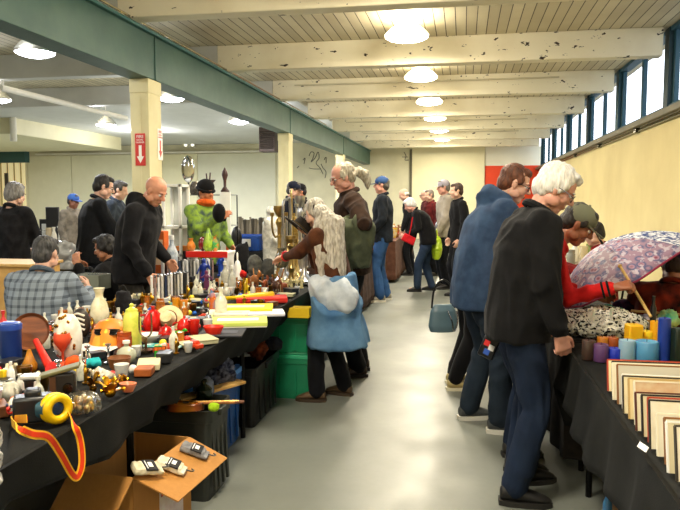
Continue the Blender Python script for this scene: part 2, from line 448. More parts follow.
# ---- clerestory windows on the right wall
teal = M('paint', '#123f52', '#1c4f60'); tealD = M('paint', '#0f2f3a', '#183d49')
gl, t = newmat('clear_pane'); t.N.remove(t.b); tr = t.n('ShaderNodeBsdfTransparent'); gs = t.n('ShaderNodeBsdfGlossy'); gs.inputs['Roughness'].default_value = .05
mx = t.n('ShaderNodeMixShader'); mx.inputs[0].default_value = .06; t.L.new(tr.outputs[0], mx.inputs[1]); t.L.new(gs.outputs[0], mx.inputs[2]); t.L.new(mx.outputs[0], t.out.inputs[0])
ys = [-2.2, .9, 4.0, 7.1, 10.2, 13.3, 16.4, 19.55, 22.65, 25.75]
SY = SZ+.09
for i in range(len(ys)-1):
    y0, y1 = ys[i]+.22, ys[i+1]; mid = (y0+y1)/2
    f = MB()
    for y, w in ((y0+.03, .09), (mid, .10), (y1-.03, .09)): f.box((XR+.05, y, (SY+ZC)/2), (.07, w, ZC-SY))
    f.box((XR+.05, mid, SY+.03), (.16, y1-y0, .06)).box((XR+.05, mid, ZC-.03), (.16, y1-y0, .06))
    wf = struct(f.build('window_%d' % (i+1), teal, bevel=.008))
    for a, b in ((y0+.075, mid-.05), (mid+.05, y1-.075)):
        MB().box((XR+.07, (a+b)/2, (SY+ZC)/2), (.006, b-a, ZC-SY-.12)).build('pane', gl, wf)
    struct(MB().box((XR+.02, ys[i+1]+.11, (SY+ZC)/2), (.13, .22, ZC-SY)).build('trim_%d' % (80+i), tealD if i % 2 else teal, bevel=.008))
struct(MB().box((XR-.0, (YB+YF)/2, SZ+.045), (.24, YB-YF, .09)).build('trim_95', M('paint', '#5e5a4a', '#77715c'), bevel=.01))
g = MB().tube([(XR-.03, YF+.1, SZ-.05), (XR-.03, YB-.1, SZ-.05)], .018).tube([(XR-.03, YF+.1, SZ+.0), (XR-.03, YB-.1, SZ+.0)], .012)
for y in ys: g.box((XR-.035, y+1.7, SZ-.02), (.07, .16, .11))
struct(g.build('trim_96', M('metal', '#4d4c44', '#77756a')))
# neighbour's pale wall outside
struct(MB().box((XR+7, 10, 1.2), (.3, 60, 2.4)).build('wall_outside', M('paint', '#cfd3d6', '#b9bdc2')))
struct(MB().box((XR+3.9, 10, -.1), (7.0, 60, .1)).build('floor_outside', M('paint', '#9a9a98', '#858583')))

# ---- lamps
lens_m = M('emit', '#fff3d8', None, 28); lens_w = M('emit', '#f4f6ff', None, 22); shade_m = M('metal', '#cfcfc8', '#9a9a92', .35)
glow_m = M('emit', '#fff0cc', None, 5)
LCOL = {}
def lamp(x, y, z, r, label, warm, watts, group=None):
    t = thing('high_bay_lamp', label, 'lamp', (x, y, z), 0, group)
    MB().lathe([(r, .0), (r*1.03, .03), (r*.8, .10), (r*.45, .17), (r*.4, .19)], n=28).build('shade', glow_m if warm else shade_m, t)
    MB().lathe([(.001, -.055), (r*.5, -.045), (r*.85, -.02), (r*.98, .0), (r*.9, .005), (.001, .006)], n=28).build('lens', lens_m if warm else lens_w, t)
    MB().cyl((0, 0, .19), (0, 0, .27), .06).cyl((0, 0, .27), (0, 0, ZC-z-.003), .012).build('ballast', shade_m, t)
    l = bpy.data.lights.new('lamp_glow', 'AREA'); l.shape = 'DISK'; l.size = r*2; l.energy = watts
    l.color = (1, .90, .72) if warm else (.96, .97, 1.0)
    lo = bpy.data.objects.new('lamp_glow', l); COL.objects.link(lo); lo.parent = t; lo.location = (0, 0, -.07)
    l2 = bpy.data.lights.new('lamp_uplight', 'POINT'); l2.shadow_soft_size = .1; l2.energy = watts*(1.0 if warm else .6); l2.color = l.color
    lo = bpy.data.objects.new('lamp_uplight', l2); COL.objects.link(lo); lo.parent = t; lo.location = (0, -r-.14, .06)
WK = 1.0
for px_, Y_, w_, lb in ((148, 21.5, 420, 'unseen lamp added behind the nearest cream post to brighten the back wall'), (285, 20, 260, 'unseen lamp added behind the second cream post to brighten the back wall'), (-45, 19, 420, 'unseen lamp added over the far left corner to brighten the back wall')):
    p = at_y(px_, 150, Y_); lamp(p.x, Y_, 3.3, .23, lb, False, w_)  # added lamps, kept out of sight, that brighten the left back wall
names = ['closest', 'second', 'third', 'fourth', 'fifth', 'sixth']
for i, y in enumerate((9.35, 12.45, 15.55, 18.65, 21.8, 24.9)):
    lamp(-.78, y, 3.67, .29, 'glowing ceiling lamp over the aisle, %s from the camera' % names[i], True, 75*WK)
for i, y in enumerate((-1.5, 2.0, 5.9)):
    lamp(-.78, y, 3.67, .29, 'ceiling lamp over the aisle above and behind the camera', True, 85*WK, 'aisle lamps out of view')
for (px, py, lab) in ((35, 53, 'large round white ceiling lamp at upper left'), (-3, 100, 'round ceiling lamp cut by the left photo edge'), (106, 125, 'round ceiling lamp left of the nearest cream post, beside the pipe'),
                      (171, 99, 'round ceiling lamp just right of the nearest cream post'), (239, 122, 'small round ceiling lamp between the two cream posts')):
    p = on_z(px, py, 3.25); lamp(p.x, p.y, p.z, .23, lab, False, (120 if py > 95 else 80)*WK)
for (x, y) in ((-6.5, 3.2), (-11, 3.5), (-10, -1.5), (-5.5, -1.5), (-13.8, 8)):
    lamp(x, y, 3.25, .23, 'ceiling lamp over the left hall out of view', False, 55*WK, 'left hall lamps out of view')
# small twin spotlights on the ceiling
s = thing('twin_spotlight', 'tiny twin emergency spotlight high on back wall right of first post', 'light', at_y(189, 146, YB-.3))
MB().box((0, .08, .0), (.5, .1, .12)).build('housing', M('paint', '#bdb9a6', '#a5a08c'), s)
MB().ell((-.15, 0, .05), .07).ell((.15, 0, .05), .07).build('bulb', M('emit', '#f4f2e2', None, 1.2), s)

# ---------------------------------------------------------------- camera, world
cd = bpy.data.cameras.new('camera'); cam = bpy.data.objects.new('camera', cd); COL.objects.link(cam)
cd.sensor_width = 36; cd.lens = 36.0; cam.location = CAM; cam.rotation_euler = (PI/2-PITCH, 0, YAW); cd.clip_start = .05
SC.camera = cam
w = bpy.data.worlds.new('world'); SC.world = w; w.use_nodes = True
bg = w.node_tree.nodes['Background']; bg.inputs[0].default_value = (.82, .90, 1.0, 1); bg.inputs[1].default_value = 3.2
SC.view_settings.view_transform = 'Standard'; SC.view_settings.look = 'None'; SC.view_settings.gamma = 1; SC.view_settings.exposure = 0.0
# ================================================================= PEOPLE
def ry(a): return Matrix.Rotation(a, 3, 'Y')           # positive: tips +z towards +x (forward)
def ik(a, b, l1, l2, hint):
    a = V(a); b = V(b); d = b-a; L = d.length; mx = (l1+l2)*.985
    if L > mx: b = a + d*(mx/L); d = b-a; L = mx
    x = (l1*l1-l2*l2+L*L)/(2*L); h = math.sqrt(max(l1*l1-x*x, 1e-6)); u = d/L
    p = V(hint); p = (p-u*p.dot(u)).normalized()
    return a+u*x+p*h, b
def hand_shape(mb, wrist, d, palm, side, curl=35, s=1.0, grip=None):
    """d: finger direction, palm: direction the palm faces, side: +1 when the thumb is on +lat"""
    d = V(d).normalized(); palm = V(palm); palm = (palm-d*palm.dot(d)).normalized(); lat = d.cross(palm)*side
    w = V(wrist)
    mb.rc(w, .025*s, w+d*.03*s, .026*s)
    for k in (-1, -.33, .33, 1):
        mb.rc(w+d*.028*s+lat*k*.017*s, .016*s, w+d*.088*s+lat*k*.031*s, .0125*s, 8)
    lens = {1: (.042, .026, .02), .33: (.047, .03, .021), -.33: (.044, .028, .02), -1: (.034, .021, .018)}
    cs = curl if isinstance(curl, (list, tuple)) else (curl, curl*1.05, curl*1.1, curl*1.2)
    for i, k in enumerate((1, .33, -.33, -1)):
        p = w+d*(.09-abs(k)*.004)*s+lat*k*.031*s; dd = (d+lat*k*.10).normalized(); c = R(cs[i]); a = 0
        r = (.0095 if k > -1 else .0082)*s
        for j, l in enumerate(lens[k]):
            a += c*(.75, 1, .7)[j]; q = p+(dd*math.cos(a)+palm*math.sin(a))*l*s
            mb.rc(p, r, q, r*.9, 8); p = q; r *= .9
    p = w+d*.03*s+lat*.024*s; a1 = (d*.62+lat*.62+palm*.42).normalized(); q = p+a1*.042*s
    mb.rc(p, .014*s, q, .0115*s, 8); a2 = (d*.85+lat*.22+palm*.5).normalized(); r_ = q+a2*.032*s
    mb.rc(q, .0112*s, r_, .0102*s, 8); a3 = (d*.9+palm*.45).normalized(); mb.rc(r_, .01*s, r_+a3*.024*s, .0085*s, 8)

def person(label, xy, face, H=1.75, lean=0, head=(0, 0), hands=None, feet=None, sit=None, twist=0, near=True, seed=0, group=None,
           skin=('#b87a5c', '#a2664a'), top=('cloth', '#222222', '#2c2c2c'), legs=('denim', '#2b3644', '#1f2733'), shoe='#2a2724', sole='#1c1b1a',
           hair=None, hcol=('#8a8a88', '#5c5c5a'), hat=None, glasses=None, beard=False, hood=False, collar=True, bulk=1.0, sleeve=1.0, hemdrop=.10,
           curl=30, palms=None, skirt=None, topname='jacket', legs_vis=True, elbow=None, z0=0, strip=None, shw=1.0, belt=False, folds=1.0, build_hands=True):
    s = H/1.75; rz = R(face)
    root = thing('person', label, 'person', (xy[0], xy[1], z0), rz, group)
    Mi = Matrix.Rotation(-rz, 3, 'Z')
    def loc(p): return (Mi @ (V(p)-V((xy[0], xy[1], z0))))          # world -> local
    root['_'] = 0; del root['_']
    vb = .0062 if near else .011; vc = .011 if near else .016
    L = R(lean)
    pz = (sit if sit is not None else .955*s)
    P = V((-.10*math.sin(L)*s - (0 if sit is None else 0), 0, pz))
    up = V((0, 0, 1))
    def tl(k): return ry(L*k) @ up
    Wst = P + tl(.35)*.17*s; Ch = Wst + tl(.8)*.19*s; Nb = Ch + tl(1.05)*.19*s
    tw = Matrix.Rotation(R(twist), 3, 'Z')
    lat = tw @ V((0, 1, 0)); hp, hy = R(head[0]), R(head[1])
    nd = ry(L*.75+hp*.45) @ up; Hb = Nb + nd*.075*s                  # base of skull
    HR = Matrix.Rotation(hy, 3, 'Z') @ ry(hp)                        # head orientation (columns fwd, left, up)
    Hc = Hb + HR @ V((.018, 0, .085))*s
    hs = s*1.0
    sh = {}
    for k in (1, -1): sh[k] = Nb - tl(1)*.055*s + lat*.175*s*k*shw
    hipj = {k: P + V((0, .09*s*k, -.03)) for k in (1, -1)}
    # ---- legs
    if feet is None: feet = [(.0, .11, 0), (.0, -.11, 0)]
    F = {1: V(feet[0]), -1: V(feet[1])}; knee = {}; ank = {}
    for k in (1, -1):
        an = V((F[k].x, F[k].y, F[k].z+.085*s)); knee[k], ank[k] = ik(hipj[k], an, .435*s, .425*s, (1, .12*k, 0))
    # ---- arms
    if hands is None: hands = [None, None]
    Hd = {}; El = {}
    for i, k in enumerate((1, -1)):
        tgt = hands[i]
        if tgt is None: tgt = sh[k] + V((.06, .05*k, -.52*s))
        else:
            tgt = loc(tgt) if len(tgt) == 3 and not isinstance(tgt, list) else V(tgt)
        hint = (elbow[i] if elbow and elbow[i] else (-.6, .5*k, -.8))
        El[k], Hd[k] = ik(sh[k], tgt, .285*s, .255*s, hint)
    # ---- body: one continuous skin
    b = MB()
    b.loft([(P-V((0, 0, .10)), up, .10*s, .08*s), (P-V((0, 0, .04)), up, .145*s, .10*s), (P+tl(.2)*.06*s, tl(.2), .15*s, .105*s), (Wst, tl(.6), .13*s, .09*s), (Ch, tl(.9), .15*s, .105*s),
            (Nb-tl(1)*.06*s, tl(1), .15*s, .08*s), (Nb, tl(1), .07*s, .06*s)])
    b.rc(Nb-nd*.03*s, .062*s, Hb+HR @ V((-.005, 0, .02))*s, .054*s)
    for k in (1, -1):
        b.chain([sh[k], El[k], Hd[k]], [.05*s, .037*s, .026*s])
        b.chain([hipj[k], knee[k], ank[k]], [.08*s, .052*s, .038*s])
        f = ank[k]; fd = V((1, .12*k, 0)).normalized(); b.rc(f-V((0, 0, .03)), .035*s, f+fd*.13*s-V((0, 0, .05*s)), .025*s)
        if build_hands:
            d = (Hd[k]-El[k]).normalized(); pd = V(palms[0 if k == 1 else 1]) if palms and palms[0 if k == 1 else 1] else V((0, -k, 0))
            cc = curl[0 if k == 1 else 1] if isinstance(curl, (list, tuple)) else curl
            lt = d.cross((pd-d*pd.dot(d)).normalized()); want = V((.6, 0, 1)) if abs(d.z) < .75 else V((1, 0, 0))
            hand_shape(b, Hd[k], d, pd, 1 if lt.dot(want) > 0 else -1, cc, s)
    def h(p): return Hc + HR @ (V(p)*hs)
    def he(mb, c, r, rot=None, **kw): mb.ell(h(c), tuple(x*hs for x in r), HR @ rot if rot is not None else HR, **kw)
    he(b, (-.012, 0, .032), (.096, .076, .086)); he(b, (.022, 0, -.028), (.068, .061, .085)); he(b, (.052, 0, -.093), (.034, .034, .026)); he(b, (.0, 0, -.05), (.062, .056, .045))
    b.rc(h((.086, 0, .014)), .0085*hs, h((.108, 0, -.02)), .0135*hs); he(b, (.098, .011, -.027), (.011, .008, .008)); he(b, (.098, -.011, -.027), (.011, .008, .008))
    he(b, (.072, 0, .026), (.02, .05, .011))
    for k in (1, -1):
        he(b, (.056, .036*k, -.026), (.028, .024, .03)); he(b, (-.004, .078*k, -.008), (.019, .0085, .031), Matrix.Rotation(R(12*-k), 3, 'Z')); he(b, (.012, .06*k, -.062), (.04, .02, .03))
    he(b, (.083, 0, -.056), (.013, .025, .008)); he(b, (.08, 0, -.067), (.013, .021, .008))
    sk = M('skin', skin[0], skin[1])
    body = fused(b, 'body', sk, root, vb, 2)
    # ---- face parts
    if near:
        for k in (1, -1):
            e = MB(); he(e, (.074, .031*k, .003), (.0125, .0135, .0105), n=12, m=8); eo = e.build('eye', M('ceramic', '#e6e0d8'), root)
            e = MB(); he(e, (.0835, .031*k, .003), (.0045, .006, .006), n=10, m=6); e.build('iris', M('ceramic', '#2b1d14'), eo)
            e = MB(); e.tube([h((.082, .014*k, .022)), h((.088, .03*k, .028)), h((.077, .047*k, .024))], .0042*hs, 6); e.build('eyebrow', M('hair', *(hcol if hcol else ('#444', '#333'))), root)
        e = MB(); he(e, (.091, 0, -.0575), (.0065, .021, .0035), n=12, m=6); he(e, (.089, 0, -.0655), (.0065, .018, .0042), n=12, m=6); e.build('mouth', M('skin', '#8e4a40', '#7c3d36'), root)
    hm = M('hair', hcol[0], hcol[1]) if hcol else None
    # ---- hair
    if hair:
        g = MB()
        if hair in ('short', 'full', 'crop', 'thin'):
            q = {'short': .0, 'full': .005, 'crop': -.004, 'thin': -.003}[hair]
            he(g, (-.026, 0, .043), (.094+q, .081+q, .087+q)); he(g, (-.055, 0, -.012), (.062+q, .074+q*.6, .075+q))
            if hair != 'thin': he(g, (.035, .0, .088), (.045, .055, .034+q))
            for k in (1, -1): he(g, (.018, .068*k, .028), (.028, .015, .036))
            if hair == 'full':
                he(g, (.05, .012, .092), (.04, .052, .03)); 
                for k in (1, -1): he(g, (-.02, .072*k, .01), (.045, .02, .05))
        elif hair == 'bald':
            for k in (1, -1): he(g, (-.035, .064*k, .0), (.05, .018, .038))
            he(g, (-.082, 0, -.012), (.028, .06, .042))
        elif hair in ('ponytail', 'longtail'):
            he(g, (-.03, 0, .038), (.094, .0815, .083)); he(g, (-.055, 0, -.01), (.06, .076, .07))
            for k in (1, -1): he(g, (.005, .070*k, .02), (.032, .015, .045))
            if hair == 'ponytail':
                pts = [h((-.10, 0, .0)), h((-.15, 0, -.01)), h((-.185, 0, -.05)), h((-.19, 0, -.11)), h((-.17, 0, -.16))]; g.chain(pts, [.03*hs, .042*hs, .046*hs, .036*hs, .015*hs])
            else:
                bk = V((Nb.x-.09, .10*s, Nb.z))
                pts = [h((-.06, .0, .0)), h((-.11, .01, -.05)), V((Nb.x-.09, .06, Nb.z+.05)), bk+V((0, 0, -.06)), bk+V((-.02, .01, -.20)), bk+V((-.035, .01, -.34)), bk+V((-.05, 0, -.44))]
                g.chain(pts, [.06*hs, .075*hs, .085*hs, .085*hs, .075*hs, .058*hs, .02*hs])
                g.chain([p+V((.06, .03, 0)) for p in pts[2:-1]], [.05, .055, .05, .035]); g.chain([p+V((-.06, -.01, 0)) for p in pts[2:-1]], [.05, .055, .05, .035])
        ho = fused(g, 'hair', hm, root, vb*1.05, 1, hi=.008 if hair in ('full', 'longtail', 'ponytail') else .004, hiscale=55, seed=seed)
        if hair == 'longtail':
            e = MB(); q = h((-.085, 0, .02)); e.tube(circ(.06*hs, 16, h((-.085, 0, .0)), HR @ ry(R(80))), .008, 8, closed=True); e.build('hair_tie', M('cloth', '#2a2320'), root)
    if beard:
        g = MB(); he(g, (.045, 0, -.088), (.046, .047, .036)); he(g, (.02, 0, -.07), (.05, .062, .035)); fused(g, 'beard', hm, root, vb, 1, hi=.004)
    # ---- hat
    if hat:
        kind, hc = hat; cm = M('cloth', hc, hc); g = MB()
        if kind == 'cap':
            he(g, (-.012, 0, .052), (.103, .087, .078), n=24, m=14); o = g.build('cap_crown', cm, root)
            e = MB(); vs = []
            for zz in (.0, .007):
                e_ = []
                for i in range(13):
                    a = -PI/2+PI*i/12; e_.append(h((.055+.115*math.cos(a)**.7 if math.cos(a) > 0 else .055, .072*math.sin(a), .045-.022*math.cos(a)+zz-.02*abs(math.sin(a)))))
                vs.append(e_)
            e.rings(vs); e.build('brim', cm, root)
            e = MB(); he(e, (-.012, 0, .131), (.008, .008, .006)); e.build('button', cm, root)
        elif kind == 'beanie':
            he(g, (-.015, 0, .05), (.108, .094, .095), n=24, m=16); o = g.build('knit_cap', cm, root)
            e = MB(); e.tube([h((-.014+.104*math.cos(a), .091*math.sin(a), .028-.018*math.cos(a))) for a in [2*PI*i/24 for i in range(24)]], .016*hs, 8, closed=True); e.build('cuff', cm, root)
        elif kind == 'brimmed':
            he(g, (-.012, 0, .055), (.105, .09, .085), n=24, m=14); o = g.build('hat_crown', cm, root)
            e = MB(); e.lathe([(.07, .0), (.155, -.028), (.158, -.024), (.085, .012)], h((.0, 0, .035)), 28, HR, sx=1.08, sy=.95); e.build('brim', cm, root)
    if glasses:
        fm = M('metal', glasses, glasses) if glasses != '#111111' else M('plastic', glasses)
        gg = MB()
        for k in (1, -1):
            e = [h((.098-.006*abs(math.cos(a)), .032*k+.025*math.cos(a), .0+.019*math.sin(a))) for a in [2*PI*i/16 for i in range(16)]]
            gg.tube(e, .0022*hs if near else .004, 6, closed=True); gg.tube([h((.093, .056*k, .004)), h((.05, .078*k, .006)), h((-.01, .084*k, .004))], .0022*hs if near else .004, 6)
        gg.tube([h((.099, .008, .004)), h((.101, 0, .006)), h((.099, -.008, .004))], .002*hs, 6)
        gg.build('glasses', fm, root)
    # ---- top garment
    tm = top if isinstance(top, bpy.types.Material) else M(*top)
    g = MB(); B = bulk
    hem = P - tl(.1)*(hemdrop*s)
    g.loft([(hem, tl(.1), .182*s*B, .135*s*B), (P+tl(.2)*.0, tl(.2), .186*s*B, .14*s*B), (Wst, tl(.55), .178*s*B, .135*s*B), (Ch, tl(.9), .188*s*B, .142*s*B),
            (Nb-tl(1)*.07*s, tl(1), .185*s*B, .12*s*B), (Nb-tl(1)*.02*s, tl(1), .12*s, .09*s), (Nb+tl(1)*.012*s, tl(1), .075*s, .072*s)])
    for k in (1, -1):
        wr = Hd[k]+(El[k]-Hd[k])*.06 if sleeve >= 1 else El[k]+(Hd[k]-El[k])*max(0, sleeve)
        g.rc(Nb-tl(1)*.03*s, .07*s, sh[k], .072*s*B); g.chain([sh[k], El[k], wr], [.074*s*B, .06*s*B, .043*s*B])
    if hood:
        g.chain([Nb+nd*.02*s+lat*.08*s, Nb-ry(L) @ V((.10, 0, -.035))*s, Nb+nd*.02*s-lat*.08*s], [.05*s, .068*s, .05*s]); g.rc(Nb-ry(L) @ V((.11, 0, .0))*s, .065*s, Nb-ry(L) @ V((.10, 0, .10))*s, .05*s)
        g.chain([Nb+lat*.07*s+tl(1)*.02, Nb+ry(L) @ V((.09, 0, -.03))*s, Nb-lat*.07*s+tl(1)*.02], [.035*s, .032*s, .035*s])
    fused(g, topname, tm, root, vc, 3, folds=.009*folds, fscale=5.5, seed=seed, stretch=(1, 1, .75))
    if collar:
        e = MB(); pts = [Nb+nd*.025*s + (ry(L) @ V((.068*math.cos(a), .07*math.sin(a), -.022*math.cos(a))))*s for a in [2*PI*i/20 for i in range(20)]]
        e.tube(pts, .019*s, 8, closed=True, flat=1.3); e.build('collar', tm, root)
    if strip:
        for k in (1, -1):
            for f_ in (.10, .22):
                q = Hd[k]+(El[k]-Hd[k])*f_; e = MB(); rr = (.047+.02*f_)*s*B
                e.tube(circ(rr, 18, q, rot_to(El[k]-Hd[k])), .006, 6, closed=True); e.build('cuff_stripe', M('cloth', strip), root)
    # ---- legs garment
    if legs_vis:
        lm = legs if isinstance(legs, bpy.types.Material) else M(*legs)
        g = MB()
        g.loft([(P-V((0, 0, .08*s)), up, .165*s, .118*s), (P, tl(.1), .172*s, .122*s), (P+tl(.3)*.09*s, tl(.3), .158*s, .112*s)])
        for k in (1, -1):
            an = ank[k]-(ank[k]-knee[k])*.03
            g.chain([hipj[k]-V((0, 0, .02)), hipj[k].lerp(knee[k], .5), knee[k], knee[k].lerp(an, .5), an], [.103*s, .09*s, .075*s, .074*s, .070*s])
        if sit is not None: pass
        fused(g, 'trousers', lm, root, vc, 2, folds=.008*folds, fscale=6, seed=seed+9, stretch=(1, 1, .6))
        for k in (1, -1):
            a = ank[k]; z = F[k].z; q = V((a.x, a.y, z)); fd = V((1, .16*k, 0)).normalized(); rt = Matrix((fd, V((-fd.y, fd.x, 0)), V((0, 0, 1)))).transposed()
            def rr(x, w, h0, h1): return [q + rt @ V((x*s, w*s*math.cos(t_), z*0+(h0+(h1-h0)*(.5+.5*math.sin(t_)))*s)) for t_ in [2*PI*i/14 for i in range(14)]]
            e = MB(); e.rings([rr(-.075, .02, .03, .075), rr(-.068, .036, .02, .10), rr(-.03, .043, .018, .115), (rr(.02, .045, .018, .11)), rr(.08, .049, .018, .08), rr(.14, .046, .018, .06), rr(.172, .03, .02, .045), rr(.182, .012, .025, .038)])
            so = e.build('shoe', M('plastic', shoe, None, .6), root, subsurf=1)
            e = MB(); e.rings([[q + rt @ V((x*s, w*s*y, zz*s)) for (x, w, y) in ((-.08, .03, 1), (-.03, .046, 1), (.08, .053, 1), (.15, .047, 1), (.188, .02, 1), (.188, .02, -1), (.15, .047, -1), (.08, .053, -1), (-.03, .046, -1), (-.08, .03, -1))] for zz in (.001, .028)])
            e.build('sole', M('plastic', sole, None, .6), so)
    else:
        pass
    return dict(root=root, P=P, Nb=Nb, Wst=Wst, Ch=Ch, Hd=Hd, El=El, sh=sh, knee=knee, ank=ank, Hc=Hc, HR=HR, h=h, s=s, tl=tl, rz=rz, inv=loc)
def wp(Q, p):                # local of person -> world
    return Q['root'].location + Matrix.Rotation(Q['rz'], 3, 'Z') @ V(p)


SKL = ('#dcb29c', '#cb9a82'); SKP = ('#d8a490', '#c88a76'); SKD = ('#8d5a40', '#744430')
black_fleece = ('cloth', '#0d0d0f', '#141416'); jean = ('denim', '#1c2940', '#121b2b'); black = ('cloth', '#0b0b0d', '#121215'); darkpant = ('cloth', '#101218', '#0b0c11')
def F0(px, py): p = on_z(px, py, 0); return p
def off(p, dx, dy): return (p.x+dx, p.y+dy)
# -- white haired man in front
fp = F0(532, 497)
A = person('white-haired man in black fleece jacket and blue jeans standing nearest on the right', off(fp, -.065, .03), 10, 1.66, 12, (36, -10), near=True, seed=1,
           hands=[list((.16, .24, .78)), list((.13, -.22, .78))], feet=[(.06, .13, 0), (-.05, -.12, 0)], hair='full', hcol=('#f2efe8', '#c9c6c0'), glasses='#8a8a88', skin=SKP,
           top=black_fleece, legs=jean, shoe='#131212', bulk=1.16, hemdrop=.11, curl=45)
fp = F0(478, 430)
B_ = person('auburn-haired man in faded blue hooded sweatshirt, glasses and jeans', off(fp, .02, .10), 12, 1.72, 21, (24, -10), near=True, seed=2,
            hands=[list((.40, .2, 1.0)), list((.38, -.12, 1.0))], feet=[(-.05, .13, 0), (.08, -.15, 0)], hair='short', hcol=('#6e3c20', '#472716'), glasses='#111111', skin=SKL,
            top=('cloth', '#374d6b', '#263853', 9), legs=('denim', '#222d3a', '#161e28'), shoe='#3c4042', sole='#c9c7bf', hood=True, collar=False, bulk=1.22, hemdrop=.15)
# -- capped person in red reaching for the umbrella
hnd = at_y(613, 288, 3.62)
C_ = person('man in olive cap and red top with black cuff stripes holding the umbrella handle', (.31, 3.86), 0, 1.56, 43, (36, -6), near=True, seed=3,
            hands=[list((.42, .2, .95)), tuple(hnd)], hair='short', hcol=('#2a2320', '#1a1513'), hat=('cap', '#6d6f5c'), skin=('#a9694a', '#8d5238'), top=('cloth', '#cc1f1f', '#b01718'),
            legs=jean, shoe='#22201e', curl=[35, 75], palms=[None, (0, .6, -1)], strip='#141214', elbow=[None, (-.1, -.1, -1)], bulk=.88)
# -- seated people behind the right table
D_ = person('dark-haired person in dark red jacket seated by the cream wall behind the umbrella', (1.42, 7.3), 175, 1.70, 8, (18, 0), near=False, sit=.47, seed=4, feet=[(.42, .12, 0), (.42, -.12, 0)],
            hands=[list((.42, .12, .82)), list((.42, -.12, .82))], hair='short', hcol=('#1d1614', '#120e0d'), top=('cloth', '#7d1717', '#5f0f10'), skin=SKL)
E_ = person('seated person in rust and black checked coat hidden behind the umbrella', (1.22, 4.3), 65, 1.62, 14, (36, 0), near=False, sit=.46, seed=5, feet=[(.34, .12, 0), (.34, -.12, 0)],
            hands=[list((.36, .16, .84)), list((.36, -.16, .84))], hair='short', hcol=('#3a1c14', '#241009'), hat=('beanie', '#2a2242'), top=('cloth', '#8a2a14', '#1c0d0a', 9), bulk=1.2)
# -- long haired woman leaning on left table
fp = F0(326, 399)
h1 = at_y(277, 262, 5.15); h2 = at_y(309, 236, 5.0)
G_ = person('woman with long wavy grey hair in brown jacket leaning over the left table', off(fp, .04, .02), 172, 1.50, 18, (24, -34), near=True, seed=6, hands=[tuple(h1), tuple(h2)],
            feet=[(.08, .10, 0), (-.06, -.12, 0)], hair='longtail', hcol=('#cfc8ba', '#8c8476'), top=('cloth', '#5a3520', '#3c2114', 10), legs=darkpant, shoe='#5b4630', sole='#3a2c1e', skin=SKL, curl=[30, 60],
            palms=[(0, .3, -1), (0, 1, 0)], glasses='#3a3a3a', elbow=[(-.2, .15, -1), (-.4, -.3, -1)])
# denim jacket tied round her waist
g = MB(); P = G_['P']; s_ = G_['s']
g.loft([(P+V((-.03, 0, -.40)), (0, 0, 1), .245, .235), (P+V((-.02, 0, -.25)), (0, 0, 1), .225, .205), (P+V((-.01, 0, -.10)), (0, 0, 1), .21, .18), (P+V((0, 0, .03)), (.1, 0, 1), .20, .165), (P+V((.01, 0, .10)), (.2, 0, 1), .195, .16)])
dj = fused(g, 'denim_jacket', M('denim', '#6b93b8', '#41678f'), G_['root'], .011, 2, folds=.018, fscale=5, seed=11, stretch=(1, 1, .5))
dj['label'] = 'blue denim jacket tied around waist'
g = MB(); g.ell(P+V((-.08, .14, -.02)), (.15, .085, .13)); g.ell(P+V((.04, .155, .03)), (.12, .06, .11)); lin = fused(g, 'jacket_lining', M('cloth', '#cfd6dd', '#a9b4c0', 12), dj, .011, 2, folds=.02, fscale=9, seed=3, stretch=(1, 1, .5))
q = G_['Hd'][1]+(G_['El'][1]-G_['Hd'][1])*.05
MB().tube(circ(.036, 20, q, rot_to(G_['El'][1]-q)), .007, 8, closed=True).build('bracelet', M('plastic', '#c01d25'), G_['root'])
# -- ponytail man behind her
fp = F0(360, 376)
h1 = at_y(343, 226, 5.45)
H_ = person('tall ponytailed man in brown shirt and tinted glasses standing behind the grey-haired woman', off(fp, -.08, .05), 197, 1.78, 3, (22, 10), near=True, seed=7,
            hands=[tuple(h1), list((.10, -.26, .90))], feet=[(-.04, .10, 0), (-.10, -.13, 0)], hair='ponytail', hcol=('#c9c2ae', '#8a806a'), glasses='#5a4a40', skin=SKP, top=('cloth', '#3a281d', '#241811'),
            legs=darkpant, shoe='#38281d', sole='#1b1512', bulk=1.1, elbow=[(-.2, .9, -.7), None])
# green coat over his arm : a thing he holds
cg = thing('coat', 'olive green coat folded over the forearm of the ponytailed man', 'coat', H_['root'].location, H_['rz'])
El, Hd = H_['El'][1], H_['Hd'][1]; g = MB(); mid = El.lerp(Hd, .45); e_ = (Hd-El).normalized()
g.rc(mid-e_*.09, .07, mid+e_*.08, .07); g.loft([(mid+V((-.01, .02, .05)), (0, 0, 1), .05, .10), (mid+V((-.01, .03, -.02)), (0, 0, 1), .085, .14), (mid+V((-.01, .03, -.18)), (0, 0, 1), .085, .13), (mid+V((-.02, .02, -.28)), (0, 0, 1), .08, .11), (mid+V((-.03, .02, -.33)), (0, 0, 1), .06, .08)])
fused(g, 'coat_body', M('cloth', '#565c46', '#3b4030', 8), cg, .011, 2, folds=.026, fscale=8, seed=8, stretch=(1, 1, .28))
g = MB(); g.chain([mid+V((.05, .04, -.1)), mid+V((.07, .05, -.3)), mid+V((.05, .04, -.46))], [.05, .045, .035]); fused(g, 'sleeve', M('cloth', '#4c523c', '#353a2a', 8), cg, .011, 2, folds=.01, fscale=9)
